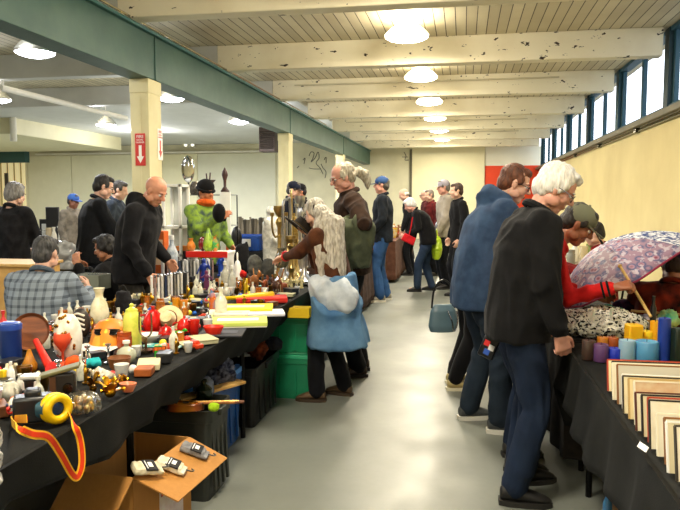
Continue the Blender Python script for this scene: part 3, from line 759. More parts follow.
# -- man in blue cap
fp = F0(381, 301)
person('man in blue cap, dark shirt and blue jeans standing sideways in the aisle', off(fp, .02, 0), 186, 1.80, 0, (2, 0), near=False, seed=9, hands=[list((.18, .2, 1.02)), list((.12, -.24, .92))],
       feet=[(.03, .10, 0), (-.06, -.12, 0)], hair='short', hcol=('#6a6258', '#47413a'), hat=('cap', '#35507e'), skin=SKP, top=('cloth', '#15191f', '#1d232b'), legs=('denim', '#3a5f92', '#28456e'), shoe='#8d8778', sole='#d8d4c8', bulk=1.05)
# -- white-haired man bending
fp = F0(420, 291)
J_ = person('white-haired man in black jacket bending towards the left tables with a red bag', off(fp, .08, 0), 178, 1.58, 35, (30, 0), near=False, seed=10, hands=[list((.30, .2, .93)), list((.02, -.12, .86))],
            feet=[(.12, .10, 0), (-.10, -.12, 0)], hair='full', hcol=('#f0efec', '#c5c3be'), skin=SKP, top=black, legs=('denim', '#2a3a52', '#1d2a3d'), shoe='#191818', bulk=1.1)
hw = wp(J_, J_['Hd'][1])
t = thing('shoulder_bag', 'bright red pouch hanging at the side of the bending white-haired man', 'bag', (hw.x+.06, hw.y-.14, hw.z-.02), .3); t.scale = (.75,)*3
MB().box((0, 0, -.05), (.30, .07, .17), ry(R(25)), .9).build('pouch', M('cloth', '#cf1f28', '#a8151d'), t, bevel=.02)
MB().tube(bez([(.0, 0, .02), (.05, .02, .2), (.10, .08, .42)]), .012, 6, flat=.4).build('strap', M('cloth', '#a8151d'), t)
fp = F0(404, 277)
person('balding white-haired man in charcoal jacket behind the bending man with red bag', off(fp, .1, .4), 170, 1.72, 14, (25, 20), near=False, seed=12, hair='bald', hcol=('#e8e6e2', '#c8c6c0'), skin=SKL, top=('cloth', '#1a1c20', '#101114'), legs=darkpant, shoe='#191818')
# -- man in pale grey jacket and cap
fp = F0(443, 291)
K_ = person('man in light grey cap and pale grey jacket carrying a lime green bag', off(fp, .03, .35), 196, 1.80, 4, (6, 0), near=False, seed=13, hands=[list((.22, .20, .86)), list((.10, -.22, .84))], hair='short', hcol=('#7a746c', '#57524b'),
            hat=('cap', '#a8a3ae'), skin=SKP, top=('cloth', '#a9a093', '#8b8375', 5), legs=darkpant, shoe='#2b2826', bulk=1.12)
hw = wp(K_, K_['Hd'][-1]); hw2 = wp(K_, K_['Hd'][1])
def carrier(label, x, y, ztop, w_, h_, c, c2):
    t = thing('carrier_bag', label, 'bag', (x, y, ztop), .2)
    g = MB(); g.loft([(V((0, 0, -h_)), (0, 0, 1), w_*.42, .05), (V((0, 0, -h_*.6)), (0, 0, 1), w_*.55, .09), (V((0, 0, -h_*.2)), (0, 0, 1), w_*.42, .06), (V((0, 0, -.04)), (0, 0, 1), w_*.2, .03)])
    fused(g, 'bag_body', M('plastic', c, c2), t, .012, 1, folds=.012, fscale=12)
    MB().tube(bez([(0, -.06, -.05), (0, -.03, .05), (0, .03, .05), (0, .06, -.05)]), .008, 6).build('handle', M('plastic', c), t)
carrier('lime green bag carried by the man in pale grey jacket', hw2.x-.02, hw2.y-.1, hw2.z-.02, .26, .42, '#b5cf2a', '#9ab81e')
carrier('black bag on the side of the man in pale grey jacket', hw.x+.02, hw.y-.12, hw.z+.22, .34, .5, '#121214', '#1c1c20')
# -- far visitors
p = at_y(428, 200, 15.2); person('bald man with dark glasses far down the aisle in maroon jacket', (p.x, p.y), 200, 1.70, 8, (10, 0), near=False, seed=14, hair='bald', hcol=('#bdb6aa', '#8d867a'), glasses='#111111', skin=SKL, top=('cloth', '#4a1414', '#350d0d'), legs=darkpant)
p = at_y(434, 206, 13.6); person('man in dark red coat beside the man in pale grey jacket', (p.x-.03, p.y), 215, 1.68, 8, (8, 0), near=False, seed=15, hair='crop', hcol=('#8a8074', '#6a6056'), skin=SKL, top=('cloth', '#5e1818', '#430f10'), legs=darkpant)
p = at_y(412, 200, 17.5); person('distant visitor in brown coat browsing between bending man and far wall', (p.x, p.y), 180, 1.66, 12, (20, 0), near=False, seed=16, hair='short', hcol=('#3a2e26', '#241c17'), skin=SKL, top=('cloth', '#4b3526', '#33241a'), legs=darkpant)
# -- woman hidden behind the blue hoodie
fp = F0(451, 386)
L_ = person('woman in black coat and leggings mostly hidden behind the man in blue hoodie', off(fp, .17, .06), 25, 1.52, 22, (26, 0), near=False, seed=17, feet=[(-.12, .1, 0), (-.20, -.1, 0)], hands=[list((.3, .2, .95)), list((.06, -.2, .95))],
            hair='short', hcol=('#4a3326', '#2f2018'), skin=SKL, top=black, legs=('cloth', '#08080a', '#0c0c0f'), shoe='#a89868', sole='#d9d2b8')
p = at_y(460, 190, 10.6); person('distant brown-haired person in black jacket seen above the blue hood', (p.x, p.y), 200, 1.72, 5, (6, 0), near=False, seed=18, hair='short', hcol=('#4a3326', '#2f2018'), skin=SKL, top=black, legs=darkpant)
hb = at_y(443, 317, L_['root'].location.y-.22)
t = thing('handbag', 'slate blue leather handbag hanging left of the man in blue hoodie', 'bag', hb, .3)
g = MB(); g.loft([(V((0, 0, -.115)), (0, 0, 1), .045, .10), (V((0, 0, -.07)), (0, 0, 1), .055, .115), (V((0, 0, .05)), (0, 0, 1), .04, .10), (V((0, 0, .10)), (0, 0, 1), .015, .07)])
fused(g, 'bag_body', M('plastic', '#5d7684', '#46606e', .4), t, .008, 2)
MB().tube(bez([(-.09, 0, .07), (-.07, 0, .22), (0, 0, .29), (.07, 0, .22), (.09, 0, .07)]), .008, 6).build('handle', M('plastic', '#1a1c1f'), t)
MB().tube(bez([(.02, -.05, .06), (.05, -.07, -.02), (.07, -.06, -.10), (.10, -.05, -.04), (.10, -.03, .05)]), .006, 6).build('chain', M('metal', '#d6d8d6'), t)

# ---- people inside the left stall
p = at_y(157, 196, 5.15)
N_ = person('bald man in black hooded sweatshirt looking down over the stall by the cream post', (p.x-.19, p.y), 2, 1.69, 17, (34, -12), near=True, seed=20, hands=[list((.16, .24, .98)), list((.20, -.24, .92))], hair=None, hcol=('#6b4a3a', '#54382b'),
            skin=('#d89e80', '#c48468'), top=('cloth', '#101013', '#19191c'), legs=('cloth', '#2b2822', '#1c1a16'), hood=True, collar=False, bulk=1.15)
p = at_y(50, 256, 4.05)
O_ = person('grey-haired man in grey checked shirt seated with his back to the camera', (p.x-.10, p.y), 97, 1.66, 14, (14, -8), near=True, sit=.47, seed=21, feet=[(.40, .14, 0), (.40, -.14, 0)], hands=[list((.42, .2, .84)), list((.42, -.16, .84))], hair='short',
            hcol=('#4b4a4a', '#232323'), skin=SKL, top=M('plaid', '#000000') if 0 else ('cloth', '#55606c', '#3c4651'), bulk=1.18, legs=darkpant)
# plaid material for his shirt
m, t = newmat('plaid_cloth'); sx = t.n('ShaderNodeSeparateXYZ'); t.L.new(t.co(), sx.inputs[0])
def band(o, f, ph=0): return t.math('LESS_THAN', t.math('FRACT', t.math('ADD', t.math('MULTIPLY', o, f), ph)), .36)
a1 = band(sx.outputs[1], 19); a2 = band(sx.outputs[2], 19); thin = t.math('LESS_THAN', t.math('FRACT', t.math('MULTIPLY', sx.outputs[2], 38)), .12)
t.col(t.mix(t.math('MULTIPLY', t.math('ADD', a1, a2), .5), '#8793a0', '#49525e')); t.set(Roughness=.9); t.bump(t.noise(250, 2), .2, .003)
for c in O_['root'].children:
    if c.name.startswith('jacket'): c.data.materials[0] = m; c.name = 'shirt'
p = at_y(107, 254, 5.6); h1 = at_y(78, 266, 5.3)
Q_ = person('man with glasses in black seated facing left with one hand reaching out', (p.x+.10, p.y), 183, 1.62, 12, (16, 0), near=True, sit=.42, seed=22, feet=[(.38, .12, 0), (.38, -.12, 0)], hands=[tuple(h1), list((.35, -.12, .85))],
            hair='full', hcol=('#1a1614', '#0e0c0b'), glasses='#222222', skin=('#c48a66', '#aa7050'), top=black, legs=darkpant, elbow=[(-.2, .5, -1), None])
p = at_y(100, 190, 6.5)
person('dark-haired man in plain black shirt seen from behind, left of the bald man', (p.x-.09, p.y), 38, 1.73, 10, (20, -8), near=True, seed=23, hands=[list((.34, .18, .98)), list((.34, -.16, .98))], hair='short', hcol=('#1a1513', '#0f0c0b'), skin=SKL, top=('cloth', '#0e0f12', '#15171b'), legs=darkpant, bulk=1.12, glasses='#222222')
p = at_y(18, 196, 5.9)
person('grey-haired person in black coat with back turned at the left photo edge', (p.x-.07, p.y-.05), 78, 1.63, 8, (14, 0), near=True, seed=24, hands=[list((.34, .18, .98)), list((.34, -.16, .98))], hair='full', hcol=('#8d8b88', '#575552'), skin=SKL, top=('cloth', '#0c0c0e', '#1c1c1f'), legs=darkpant, bulk=1.2)
p = at_y(115, 196, 8.2)
person('person in slate grey jacket half hidden behind the man in plain black shirt', (p.x-.05, p.y), 10, 1.72, 10, (18, 0), near=False, seed=25, hair='short', hcol=('#3a342e', '#24201c'), skin=SKL, top=('cloth', '#39414e', '#272e39'), legs=darkpant)
p = at_y(290, 190, 9.6)
person('man in dark navy cap and navy jacket behind the brass instruments', (p.x-.02, p.y), 10, 1.73, 6, (12, -10), near=False, seed=26, hair='short', hcol=('#5d564e', '#3c3832'), hat=('cap', '#1b2032'), skin=SKL, top=('cloth', '#12151f', '#1a1e2b'), legs=darkpant)
p = at_y(303, 192, 10.6)
person('man in black cap and dark coat right of the man in navy cap', (p.x, p.y), 215, 1.72, 4, (6, 0), near=False, seed=27, hair='short', hcol=('#2b2522', '#191513'), hat=('cap', '#17161a'), skin=('#c08468', '#a86c52'), top=('cloth', '#181415', '#241d1d'), legs=darkpant)
p = at_y(205, 196, 6.85)
S_ = person('person in black knit cap and lime green patterned top behind the wire rack', (p.x-.02, p.y+.0), -35, 1.66, 4, (8, 0), near=False, seed=28, hands=[list((.22, .2, 1.0)), tuple(at_y(218, 219, 6.55))], hair='short', hcol=('#2b2522', '#191513'), hat=('beanie', '#0c0c0e'),
            skin=('#b9764e', '#a05f3c'), top=('cloth', '#7f9c34', '#3f4f4a', 16), legs=darkpant)
g = MB(); g.ell(S_['Nb']+V((.03, 0, .04)), (.10, .10, .05)); fused(g, 'neck_scarf', M('cloth', '#d4601f', '#b94c14'), S_['root'], .012, 2, folds=.006, fscale=14)
g = MB(); g.ell(S_['Hd'][-1]+V((.02, 0, .06)), (.075, .065, .10)); g.ell(S_['Hd'][-1]+V((.02, .06, .02)), (.03, .03, .05)); fused(g, 'black_mitten', M('cloth', '#0b0b0c'), S_['root'], .010, 2)
p = at_y(70, 198, 9.5)
person('distant person in blue and white cap far left behind the black boxes', (p.x, p.y), -10, 1.56, 6, (10, 0), near=False, seed=29, hair='short', hcol=('#2b2522', '#191513'), hat=('cap', '#3c62a8'), skin=SKD, top=('cloth', '#7d7466', '#5e574c'), legs=darkpant)

# ---- chairs for the seated people
def chair(label, x, y, face, seat_z, c):
    t = thing('folding_chair', label, 'chair', (x, y, 0), R(face)); cm = M('metal', '#2b2b2e', '#1c1c1e', .4)
    MB().box((.0, 0, seat_z-.012), (.40, .42, .024)).build('seat', M('plastic', c), t, bevel=.01)
    MB().box((-.235, 0, seat_z+.30), (.02, .42, .16), ry(R(-8))).build('backrest', M('plastic', c), t, bevel=.008)
    for k in (1, -1):
        MB().tube([(.18, .2*k, 0.0), (.15, .2*k, seat_z-.03)], .011).build('leg', cm, t)
        MB().tube([(-.20, .2*k, 0.0), (-.19, .2*k, seat_z-.03), (-.25, .2*k, seat_z+.38)], .011).build('leg', cm, t)
chair('dark folding chair under the man in checked shirt', O_['root'].location.x, O_['root'].location.y, 68, .345, '#2c2a28')
chair('dark folding chair under the man with glasses in black', Q_['root'].location.x, Q_['root'].location.y, 183, .335, '#2c2a28')
chair('folding chair under the person in dark red jacket', D_['root'].location.x, D_['root'].location.y, 175, .345, '#3a3632')
chair('folding chair under the person in rust checked coat', E_['root'].location.x, E_['root'].location.y, 65, .335, '#3a3632')
# ================================================================= OBJECT KIT
TZ = .76
def fit(x0, y0, x1, y1, z=TZ, back=1.0):
    b = on_z((x0+x1)/2, y1, z); s = ppm(b); w = (x1-x0)/s; b = b+V((0, w*.5*back*.6, 0)); s = ppm(b); w = (x1-x0)/s
    top = at_y((x0+x1)/2, y0, b.y).z; c = V((at_y((x0+x1)/2, (y0+y1)/2, b.y).x, b.y, z))
    return c, w, max(.01, top-z)
PROF = {
 'vase': [(.001, 0), (.28, 0), (.42, .12), (.5, .35), (.4, .6), (.2, .78), (.2, .86), (.3, 1), (.26, 1), (.15, .85)],
 'bottle': [(.001, 0), (.46, 0), (.5, .05), (.5, .55), (.35, .68), (.17, .78), (.15, .9), (.2, .92), (.2, 1), (.001, 1)],
 'jar': [(.001, 0), (.46, 0), (.5, .06), (.5, .75), (.42, .84), (.46, .86), (.46, .98), (.40, 1), (.001, 1)],
 'can': [(.001, 0), (.46, 0), (.48, .03), (.5, .8), (.52, .82), (.52, .93), (.48, .96), (.001, .97)],
 'bowl': [(.001, .02), (.22, 0), (.24, .06), (.42, .4), (.5, 1), (.47, 1), (.38, .45), (.15, .15), (.001, .12)],
 'plate': [(.001, 0), (.3, 0), (.36, .3), (.5, .9), (.5, 1), (.34, .5), (.001, .3)],
 'flask': [(.001, 0), (.28, 0), (.44, .12), (.5, .36), (.42, .58), (.2, .72), (.12, .76), (.12, .94), (.16, 1), (.001, 1)],
 'goblet': [(.001, 0), (.36, 0), (.36, .03), (.08, .1), (.07, .4), (.2, .5), (.46, .7), (.5, .85), (.44, 1), (.40, 1), (.001, .6)],
 'pear': [(.001, 0), (.3, 0), (.48, .15), (.5, .35), (.3, .62), (.2, .8), (.12, .97), (.001, 1)],
 'ball': [(.001, 0)]+[(.5*math.sin(PI*i/12), .5-.5*math.cos(PI*i/12)) for i in range(1, 12)]+[(.001, 1)],
 'egg': [(.001, 0)]+[(.5*math.sin(PI*i/12)**.85, .5-.5*math.cos(PI*i/12)) for i in range(1, 12)]+[(.001, 1)],
 'stick': [(.001, 0), (.5, 0), (.5, .03), (.2, .07), (.12, .2), (.2, .3), (.1, .4), (.1, .7), (.22, .78), (.1, .85), (.3, .93), (.3, 1), (.001, 1)],
 'bell': [(.001, 0), (.5, 0), (.42, .15), (.3, .5), (.2, .65), (.08, .7), (.08, .95), (.001, 1)],
 'pillar': [(.001, 0), (.49, 0), (.5, .02), (.5, .96), (.47, 1), (.3, .985), (.001, .97)],
 'cup': [(.001, 0), (.3, 0), (.34, .05), (.5, 1), (.46, 1), (.3, .1), (.001, .1)],
 'urn': [(.001, 0), (.42, 0), (.5, .08), (.5, .62), (.4, .78), (.33, .82), (.33, .86), (.16, .9), (.1, .92), (.13, .97), (.001, 1)],
 'kettle': [(.001, 0), (.36, 0), (.48, .15), (.5, .4), (.4, .68), (.26, .8), (.24, .84), (.08, .88), (.1, 1), (.001, 1)],
}
def lathe_thing(kind, name, label, cat, box, mat, group=None, z=TZ, n=22, mat2=None, extra=None, flat=1.0, rz=0):
    c, w, h = fit(*box, z=z); m = M(*mat) if isinstance(mat, tuple) else mat; m2 = M(*mat2) if isinstance(mat2, tuple) else (mat2 or m)
    t = thing(name, label, cat, c, rz, group); pr = [(max(r*w, .0005), zz*h) for r, zz in PROF[kind]]
    MB().lathe(pr, n=n, sy=flat).build('body', m, t)
    if kind in ('jar', 'bottle', 'flask'):
        k = 0.82 if kind == 'jar' else .90; r = .47 if kind == 'jar' else (.21 if kind == 'bottle' else .17)
        MB().lathe([(r*w, k*h), (r*w, 1.02*h), (.001, 1.03*h)], n=n).build('lid' if kind == 'jar' else 'stopper', m2, t)
    if kind == 'can': MB().lathe([(.53*w, .82*h), (.54*w, .93*h), (.3*w, .985*h), (.001, .99*h)], n=n).build('lid', m2, t)
    if kind == 'kettle' or extra == 'handle':
        MB().tube(bez([(-.42*w, 0, .65*h), (-.72*w, 0, .6*h), (-.72*w, 0, .3*h), (-.45*w, 0, .2*h)], 5), .045*w, 8).build('handle', m2, t)
    if kind == 'kettle': MB().tube(bez([(.40*w, 0, .3*h), (.6*w, 0, .45*h), (.75*w, 0, .75*h)], 5), [.09*w-.004*w*i for i in range(11)], 10).build('spout', m, t)
    if kind == 'pillar': MB().cyl((0, 0, .95*h), (0, 0, h+.008), .0018, n=6).build('wick', M('plastic', '#26211c'), t)
    if extra == 'band': MB().lathe([(.505*w, .3*h), (.512*w, .32*h), (.512*w, .62*h), (.505*w, .64*h)], n=n, caps=False).build('label_band', m2, t)
    return t
def box_thing(name, label, cat, box, mat, d=None, z=TZ, rz=0, mat2=None, group=None, lid=False, bevel=.004, panel=False, tilt=0):
    c, w, h = fit(*box, z=z); d = d or w*.7; t = thing(name, label, cat, c, 0, group, rot=(tilt, 0, rz)); m = M(*mat); m2 = M(*mat2) if mat2 else m
    MB().box((0, 0, h/2), (w, d, h)).build('body', m, t, bevel=min(bevel, w*.08))
    if lid: MB().box((0, 0, h*.9), (w*1.04, d*1.04, h*.22)).build('lid', m2, t, bevel=min(bevel, w*.08))
    if panel: MB().box((0, -d/2-.001, h*.5), (w*.72, .003, h*.6)).build('panel', m2, t)
    return t
def lump(name, label, cat, box, mat, z=TZ, group=None, folds=.3, fscale=3, seed=0, part='folds', flat=.9, vox=.07):
    c, w, h = fit(*box, z=z); t = thing(name, label, cat, c, 0, group); g = MB(); r = random.Random(seed)
    g.ell((0, 0, h*.42), (w*.46, w*.38*flat, h*.42))
    for k in range(6):
        a = k*PI/3; g.ell((math.cos(a)*w*.28, math.sin(a)*w*.25*flat, h*r.uniform(.2, .5)), (w*r.uniform(.12, .24), w*.2*flat, h*r.uniform(.2, .42)))
    sc = max(w, h); fused(g, part, M(*mat), t, max(.004, sc*vox), 1, folds=sc*.1*folds, fscale=fscale/sc, seed=seed)
    return t
def statuette(name, label, cat, box, mat, z=TZ, group=None, rz=0, seed=0, base=None):
    c, w, h = fit(*box, z=z); t = thing(name, label, cat, c, rz, group); r = random.Random(seed); g = MB(); w = min(w, h*.8)
    g.rc((0, 0, h*.12), h*.1, (0, 0, h*.5), h*.085, 8); g.rc((0, 0, h*.5), h*.085, (0, 0, h*.72), h*.11, 8); g.ell((0, 0, h*.9), (h*.085, h*.085, h*.1), n=10, m=8)
    for k in (1, -1):
        e = V((k*w*.45, -.05*h, h*r.uniform(.4, .6))); g.rc((k*h*.1, 0, h*.74), h*.045, e, h*.035, 8); g.rc(e, h*.035, (k*w*.3, -.12*h, h*r.uniform(.45, .95)), h*.03, 8)
        g.rc((k*h*.07, 0, h*.45), h*.07, (k*h*.09, 0, h*.08), h*.05, 8)
    fused(g, 'figure', M(*mat), t, max(.004, h*.035), 1); MB().lathe([(h*.18, 0), (h*.18, h*.05), (.001, h*.06)], n=14).build('plinth', M(*(base or mat)), t)
    return t
def critter(name, label, cat, box, mat, z=TZ, group=None, rz=0, seed=0):
    c, w, h = fit(*box, z=z); t = thing(name, label, cat, c, rz, group); g = MB()
    g.ell((0, 0, h*.5), (w*.32, w*.17, h*.22)); g.ell((w*.34, 0, h*.75), (w*.14, w*.1, h*.16)); g.rc((w*.2, 0, h*.6), w*.09, (w*.32, 0, h*.75), w*.08, 8); g.rc((w*.42, 0, h*.72), w*.05, (w*.48, 0, h*.68), w*.04, 8)
    for a in (.2, -.22):
        for k in (1, -1): g.rc((w*a, k*w*.1, h*.45), w*.06, (w*a*1.05, k*w*.11, h*.04), w*.045, 8)
    for k in (1, -1): g.rc((w*.3, k*w*.06, h*.85), w*.03, (w*.28, k*w*.08, h*.97), w*.015, 8)
    g.rc((-w*.3, 0, h*.55), w*.04, (-w*.46, 0, h*.75), w*.02, 8); fused(g, 'figure', M(*mat), t, max(.004, w*.04), 1)
    return t
def tote(label, x0, x1, y0, y1, h, mat, lidmat=None, name='storage_tote', z=0, ribs=True, rot=0, opened=True):
    t = thing(name, label, 'storage box', ((x0+x1)/2, (y0+y1)/2, z), rot); w, d = x1-x0, y1-y0; m = M(*mat); g = MB()
    def rr(k, zz, ins=0):
        out = []; cr = .03
        for cx, cy, a0 in ((w/2*k-cr, d/2*k-cr, 0), (-w/2*k+cr, d/2*k-cr, PI/2), (-w/2*k+cr, -d/2*k+cr, PI), (w/2*k-cr, -d/2*k+cr, 1.5*PI)):
            for i in range(4):
                a = a0+PI/2*i/3; out.append(V((cx+(cr-ins)*math.cos(a), cy+(cr-ins)*math.sin(a), zz)))
        return out
    g.rings([rr(.90, 0), rr(.965, h*.86), rr(.965, h*.861), rr(1, h*.87), rr(1, h), rr(.96, h), rr(.87, .02)]); g.build('tub', m, t)
    if ribs:
        g = MB()
        for sx in (-1, 1):
            for k in (-.6, -.2, .2, .6): g.box((sx*w*.478, k*d*.5, h*.45), (.012, .02, h*.72), ry(R(-sx*2.5)))
        for sy in (-1, 1):
            for k in (-.5, 0, .5): g.box((k*w*.5, sy*d*.478, h*.45), (.02, .012, h*.72), Matrix.Rotation(R(sy*2.5), 3, 'X'))
        g.build('rib', m, t)
    for sx in (-1, 1): MB().box((sx*w*.5, 0, h*.93), (.03, d*.3, .035)).build('handle', m, t, bevel=.006)
    if lidmat: MB().box((0, 0, h+.012), (w*1.02, d*1.02, .03), None, .96).box((0, 0, h+.03), (w*.8, d*.8, .012)).build('lid', M(*lidmat), t, bevel=.008)
    return t
# ================================================================= LEFT STALL
m, t = newmat('black_cloth'); t.col(t.mix(t.ramp(t.noise(8, 4), [(.35, 0), (.7, 1)]), '#0d0e0d', '#171816')); t.set(Roughness=.85); t.bump(t.noise(220, 2), .3, .003); t.b.inputs['Specular IOR Level'].default_value = .25
m_bcloth = m
def table(label, x0, x1, y0, y1, legs=True):
    t = thing('trestle_table', label, 'table', ((x0+x1)/2, (y0+y1)/2, 0)); w, d = x1-x0, y1-y0
    MB().box((0, 0, TZ-.028), (w, d, .03)).build('tabletop', M('wood', '#6d5a44', '#5a4936'), t, bevel=.004)
    n = max(2, int(round(d/1.6))+1)
    for sx in (-1, 1):
        for k in range(n):
            yy = -d/2+.12+(d-.24)*k/(n-1); MB().tube([(sx*(w/2-.1), yy, 0), (sx*(w/2-.1), yy, TZ-.044)], .016).build('leg', M('metal', '#2a2a2c', '#19191a', .4), t)
    return t
def cloth(label, x0, x1, y0, y1, hem, mat, seed=0, sides='nsew', amp=.022):
    """tablecloth with wavy hem; hem(side, t) gives the hem height"""
    t = thing('tablecloth', label, 'tablecloth', (0, 0, 0)); per = []; N = 40
    def addside(a, b, nrm, sd):
        for i in range(N): per.append((V(a).lerp(V(b), i/N), V(nrm), sd, i/N))
    addside((x1, y0, 0), (x1, y1, 0), (1, 0, 0), 'e'); addside((x1, y1, 0), (x0, y1, 0), (0, 1, 0), 'n'); addside((x0, y1, 0), (x0, y0, 0), (-1, 0, 0), 'w'); addside((x0, y0, 0), (x1, y0, 0), (0, -1, 0), 's')
    rows = []; K = 8
    rows.append([V((p.x*.98+(x0+x1)*.01, p.y*.995+(y0+y1)*.0025, TZ-.004)) for p, n_, s_, u in per])
    for k in range(K+1):
        f = k/K; ring = []
        for p, n_, s_, u in per:
            hz, inw = hem(s_, u, p); z = TZ-.002+(hz-TZ)*f
            wv = amp*f**.6*(math.sin((p.x+p.y)*19+seed+1.5*noise.noise(V((p.x*3, p.y*3, seed))))+noise.noise(V((p.x*9, p.y*9, z*3+seed)))) + .006
            q = p+n_*(wv+inw*f*f) + V((0, 0, z)); ring.append(q)
        rows.append(ring)
    g = MB(); g.rings(rows, caps=False); vs = rows[0]
    # top sheet as a grid just over the tabletop
    g2 = MB(); g2.grid(lambda u, v: V((x0+(x1-x0)*u, y0+(y1-y0)*v, TZ-.007+.004*noise.noise(V((u*(x1-x0)*5, v*(y1-y0)*5, seed)))+(.0))), 24, 60)
    g.add(g2.v, g2.f)
    o = g.build('drape', mat, t, smooth=70, solid=.004); return t
XA0, XA1, YA0, YA1 = -2.42, -1.22, .95, 5.58
table('long trestle table under black cloth covered with bric-a-brac on the left', XA0+.02, XA1-.02, YA0+.02, YA1-.02)
def hemL(s, u, p):
    if s == 'e':
        y = p.y; a = min(1, max(0, (y-2.45)/.6)); b = .62+.03*math.sin(y*5)
        return b*(1-a)+(.56+.03*math.sin(y*4.1))*a, -.10*a
    return .10, .02
cloth('black cloth draped over the long left table', XA0, XA1, YA0, YA1, hemL, m_bcloth, 3)
XB0, XB1, YB0, YB1 = -3.35, -1.25, 5.72, 6.55
table('black-covered cross table at the far end of the left stall', XB0+.02, XB1-.02, YB0+.02, YB1-.02)
cloth('black cloth over the cross table at the far end of the left stall', XB0, XB1, YB0, YB1, lambda s, u, p: (.08, .02), m_bcloth, 8)

# ---- big things near the camera
lathe_thing('can', 'canister', 'tall blue plastic canister with lid at the left photo edge', 'canister', (0, 321, 21, 368), ('plastic', '#1b3a86', '#16306f'), mat2=('plastic', '#2448a0'))
c, w, h = fit(-6, 313, 31, 366); t = thing('wooden_platter', 'brown wooden platter standing on edge behind the blue canister', 'platter', c+V((.0, .14, h*.5)), rot=(R(72), 0, R(20)))
MB().lathe([(w*.5, .02), (w*.52, .035), (w*.48, .03), (w*.36, .0), (.001, -.008), (.001, -.02), (w*.38, -.012)], n=32).build('dish', M('wood', '#8a4d26', '#5b2e15'), t)
lathe_thing('bottle', 'bottle', 'small red bottle at the left photo edge above the wooden platter', 'bottle', (-1, 311, 8, 340), ('plastic', '#c62a2a'))
lathe_thing('pear', 'pear_ornament', 'ochre ceramic pear beside the blue canister', 'ornament', (22, 349, 37, 374), ('ceramic', '#b8781e', '#8f5a16'))
# white mask / helmet
c, w, h = fit(44, 315, 76, 366); t = thing('carnival_mask', 'large white carnival mask with gold dots standing upright', 'mask', c, R(-8)); g = MB()
n_, mm = 28, 18
def egg(u, v, k=1): 
    a = (u-.5)*PI*1.15; b = (v-.5)*PI*.98; wz = .5*h*math.sin(b)+.5*h; r = math.cos(b)**.75; nose = .035*math.exp(-((u-.5)/.05)**2-((v-.45)/.12)**2)
    return V((math.sin(a)*w*.5*r*k, -math.cos(a)*(w*.42*r*k+nose)+.05, wz))
g.grid(lambda u, v: egg(u, v), n_, mm); g.build('shell', M('ceramic', '#ece7da', '#d9d2c0'), t, smooth=60, solid=.008)
g = MB()
for i in range(26):
    p = egg(rnd.uniform(.3, .8), rnd.uniform(.35, .93)); g.ell(p+V((0, -.003, 0)), (.008, .004, .008), n=8, m=6)
g.build('gold_dot', M('metal', '#c9963a', '#8a5f20'), t)
for k in (-1, 1): e = MB(); e.ell(egg(.5+.11*k, .56)+V((0, -.001, 0)), (.018, .006, .008), n=12, m=8); e.build('eye_slot', M('plastic', '#2b2622'), t)
g = MB(); g.tube([egg(.5-.08+.16*i/10, .27-.03*math.sin(PI*i/10)) + V((0, -.006, 0)) for i in range(11)], .005, 6); g.build('mouth', M('plastic', '#8a4030'), t)
# orange plume goblet
lathe_thing('goblet', 'goblet', 'translucent coral orange goblet in front of the white mask', 'goblet', (54, 333, 71, 366), ('plastic', '#ee5f3c', '#d8492a'))
lump('scarf', 'crumpled bright orange scarf right of the coral goblet', 'scarf', (62, 354, 88, 371), ('cloth', '#e2561c', '#c7440f'), seed=4)
lump('scarf', 'small crumpled turquoise scarf right of the orange scarf', 'scarf', (83, 356, 102, 369), ('cloth', '#2ab3b8', '#1f9298'), seed=5)
box_thing('gift_box', 'small white box between the coral goblet and orange scarf', 'box', (71, 349, 82, 360), ('paper', '#f0ece2'), rz=.3)
# red toy horn lying diagonal
c = on_z(46, 372, TZ); t = thing('toy_horn', 'bright red plastic horn leaning diagonally below the white mask', 'horn', c)
q0 = V((-.085, .06, .12)); MB().cyl(q0, (.04, -.02, .012), .012, .02).build('tube', M('plastic', '#d8281c'), t); MB().cyl((.04, -.02, .012), (.06, -.035, .02), .02, .036).build('bell', M('plastic', '#c41e16'), t)
# black label box
c, w, h = fit(22, 378, 42, 402); t = thing('instrument_case', 'black rounded case with white label next to the toy camera', 'case', c, R(18))
MB().loft([(V((0, 0, .004)), (0, 0, 1), w*.3, w*.25), (V((0, 0, h*.35)), (0, 0, 1), w*.48, w*.36), (V((0, 0, h)), (0, 0, 1), w*.5, w*.38)]).build('case_body', M('plastic', '#111113', None, .4), t)
MB().box((0, -w*.385, h*.74), (w*.7, .006, h*.38)).build('label_plate', M('paper', '#dddcd6', '#bfbeb8'), t, bevel=.002); MB().box((0, 0, h+.006), (w*.95, w*.7, .014)).build('lid', M('plastic', '#ccccc6'), t, bevel=.004)
# folding camera w/ leaning olive board
c, w, h = fit(48, 368, 78, 404); t = thing('vintage_camera', 'dark brown vintage box camera beneath an olive lid', 'camera', c, R(25))
MB().box((0, 0, h*.45), (w*.8, w*.5, h*.85)).build('camera_body', M('plastic', '#1e1a17', '#2b241f', .5), t, bevel=.008); MB().cyl((.02, -w*.25, h*.45), (.02, -w*.36, h*.45), w*.17, w*.15, 20).build('lens', M('metal', '#55555a', '#2a2a2d'), t)
MB().box((-w*.28, -w*.251, h*.5), (w*.2, .006, h*.6)).build('leather_panel', M('wood', '#5e3a20', '#43270f'), t); MB().box((-.01, .0, h*.93), (w*1.3, w*.62, .012), ry(R(-14))).build('lid', M('paint', '#6e6a42', '#57532f'), t, bevel=.003)
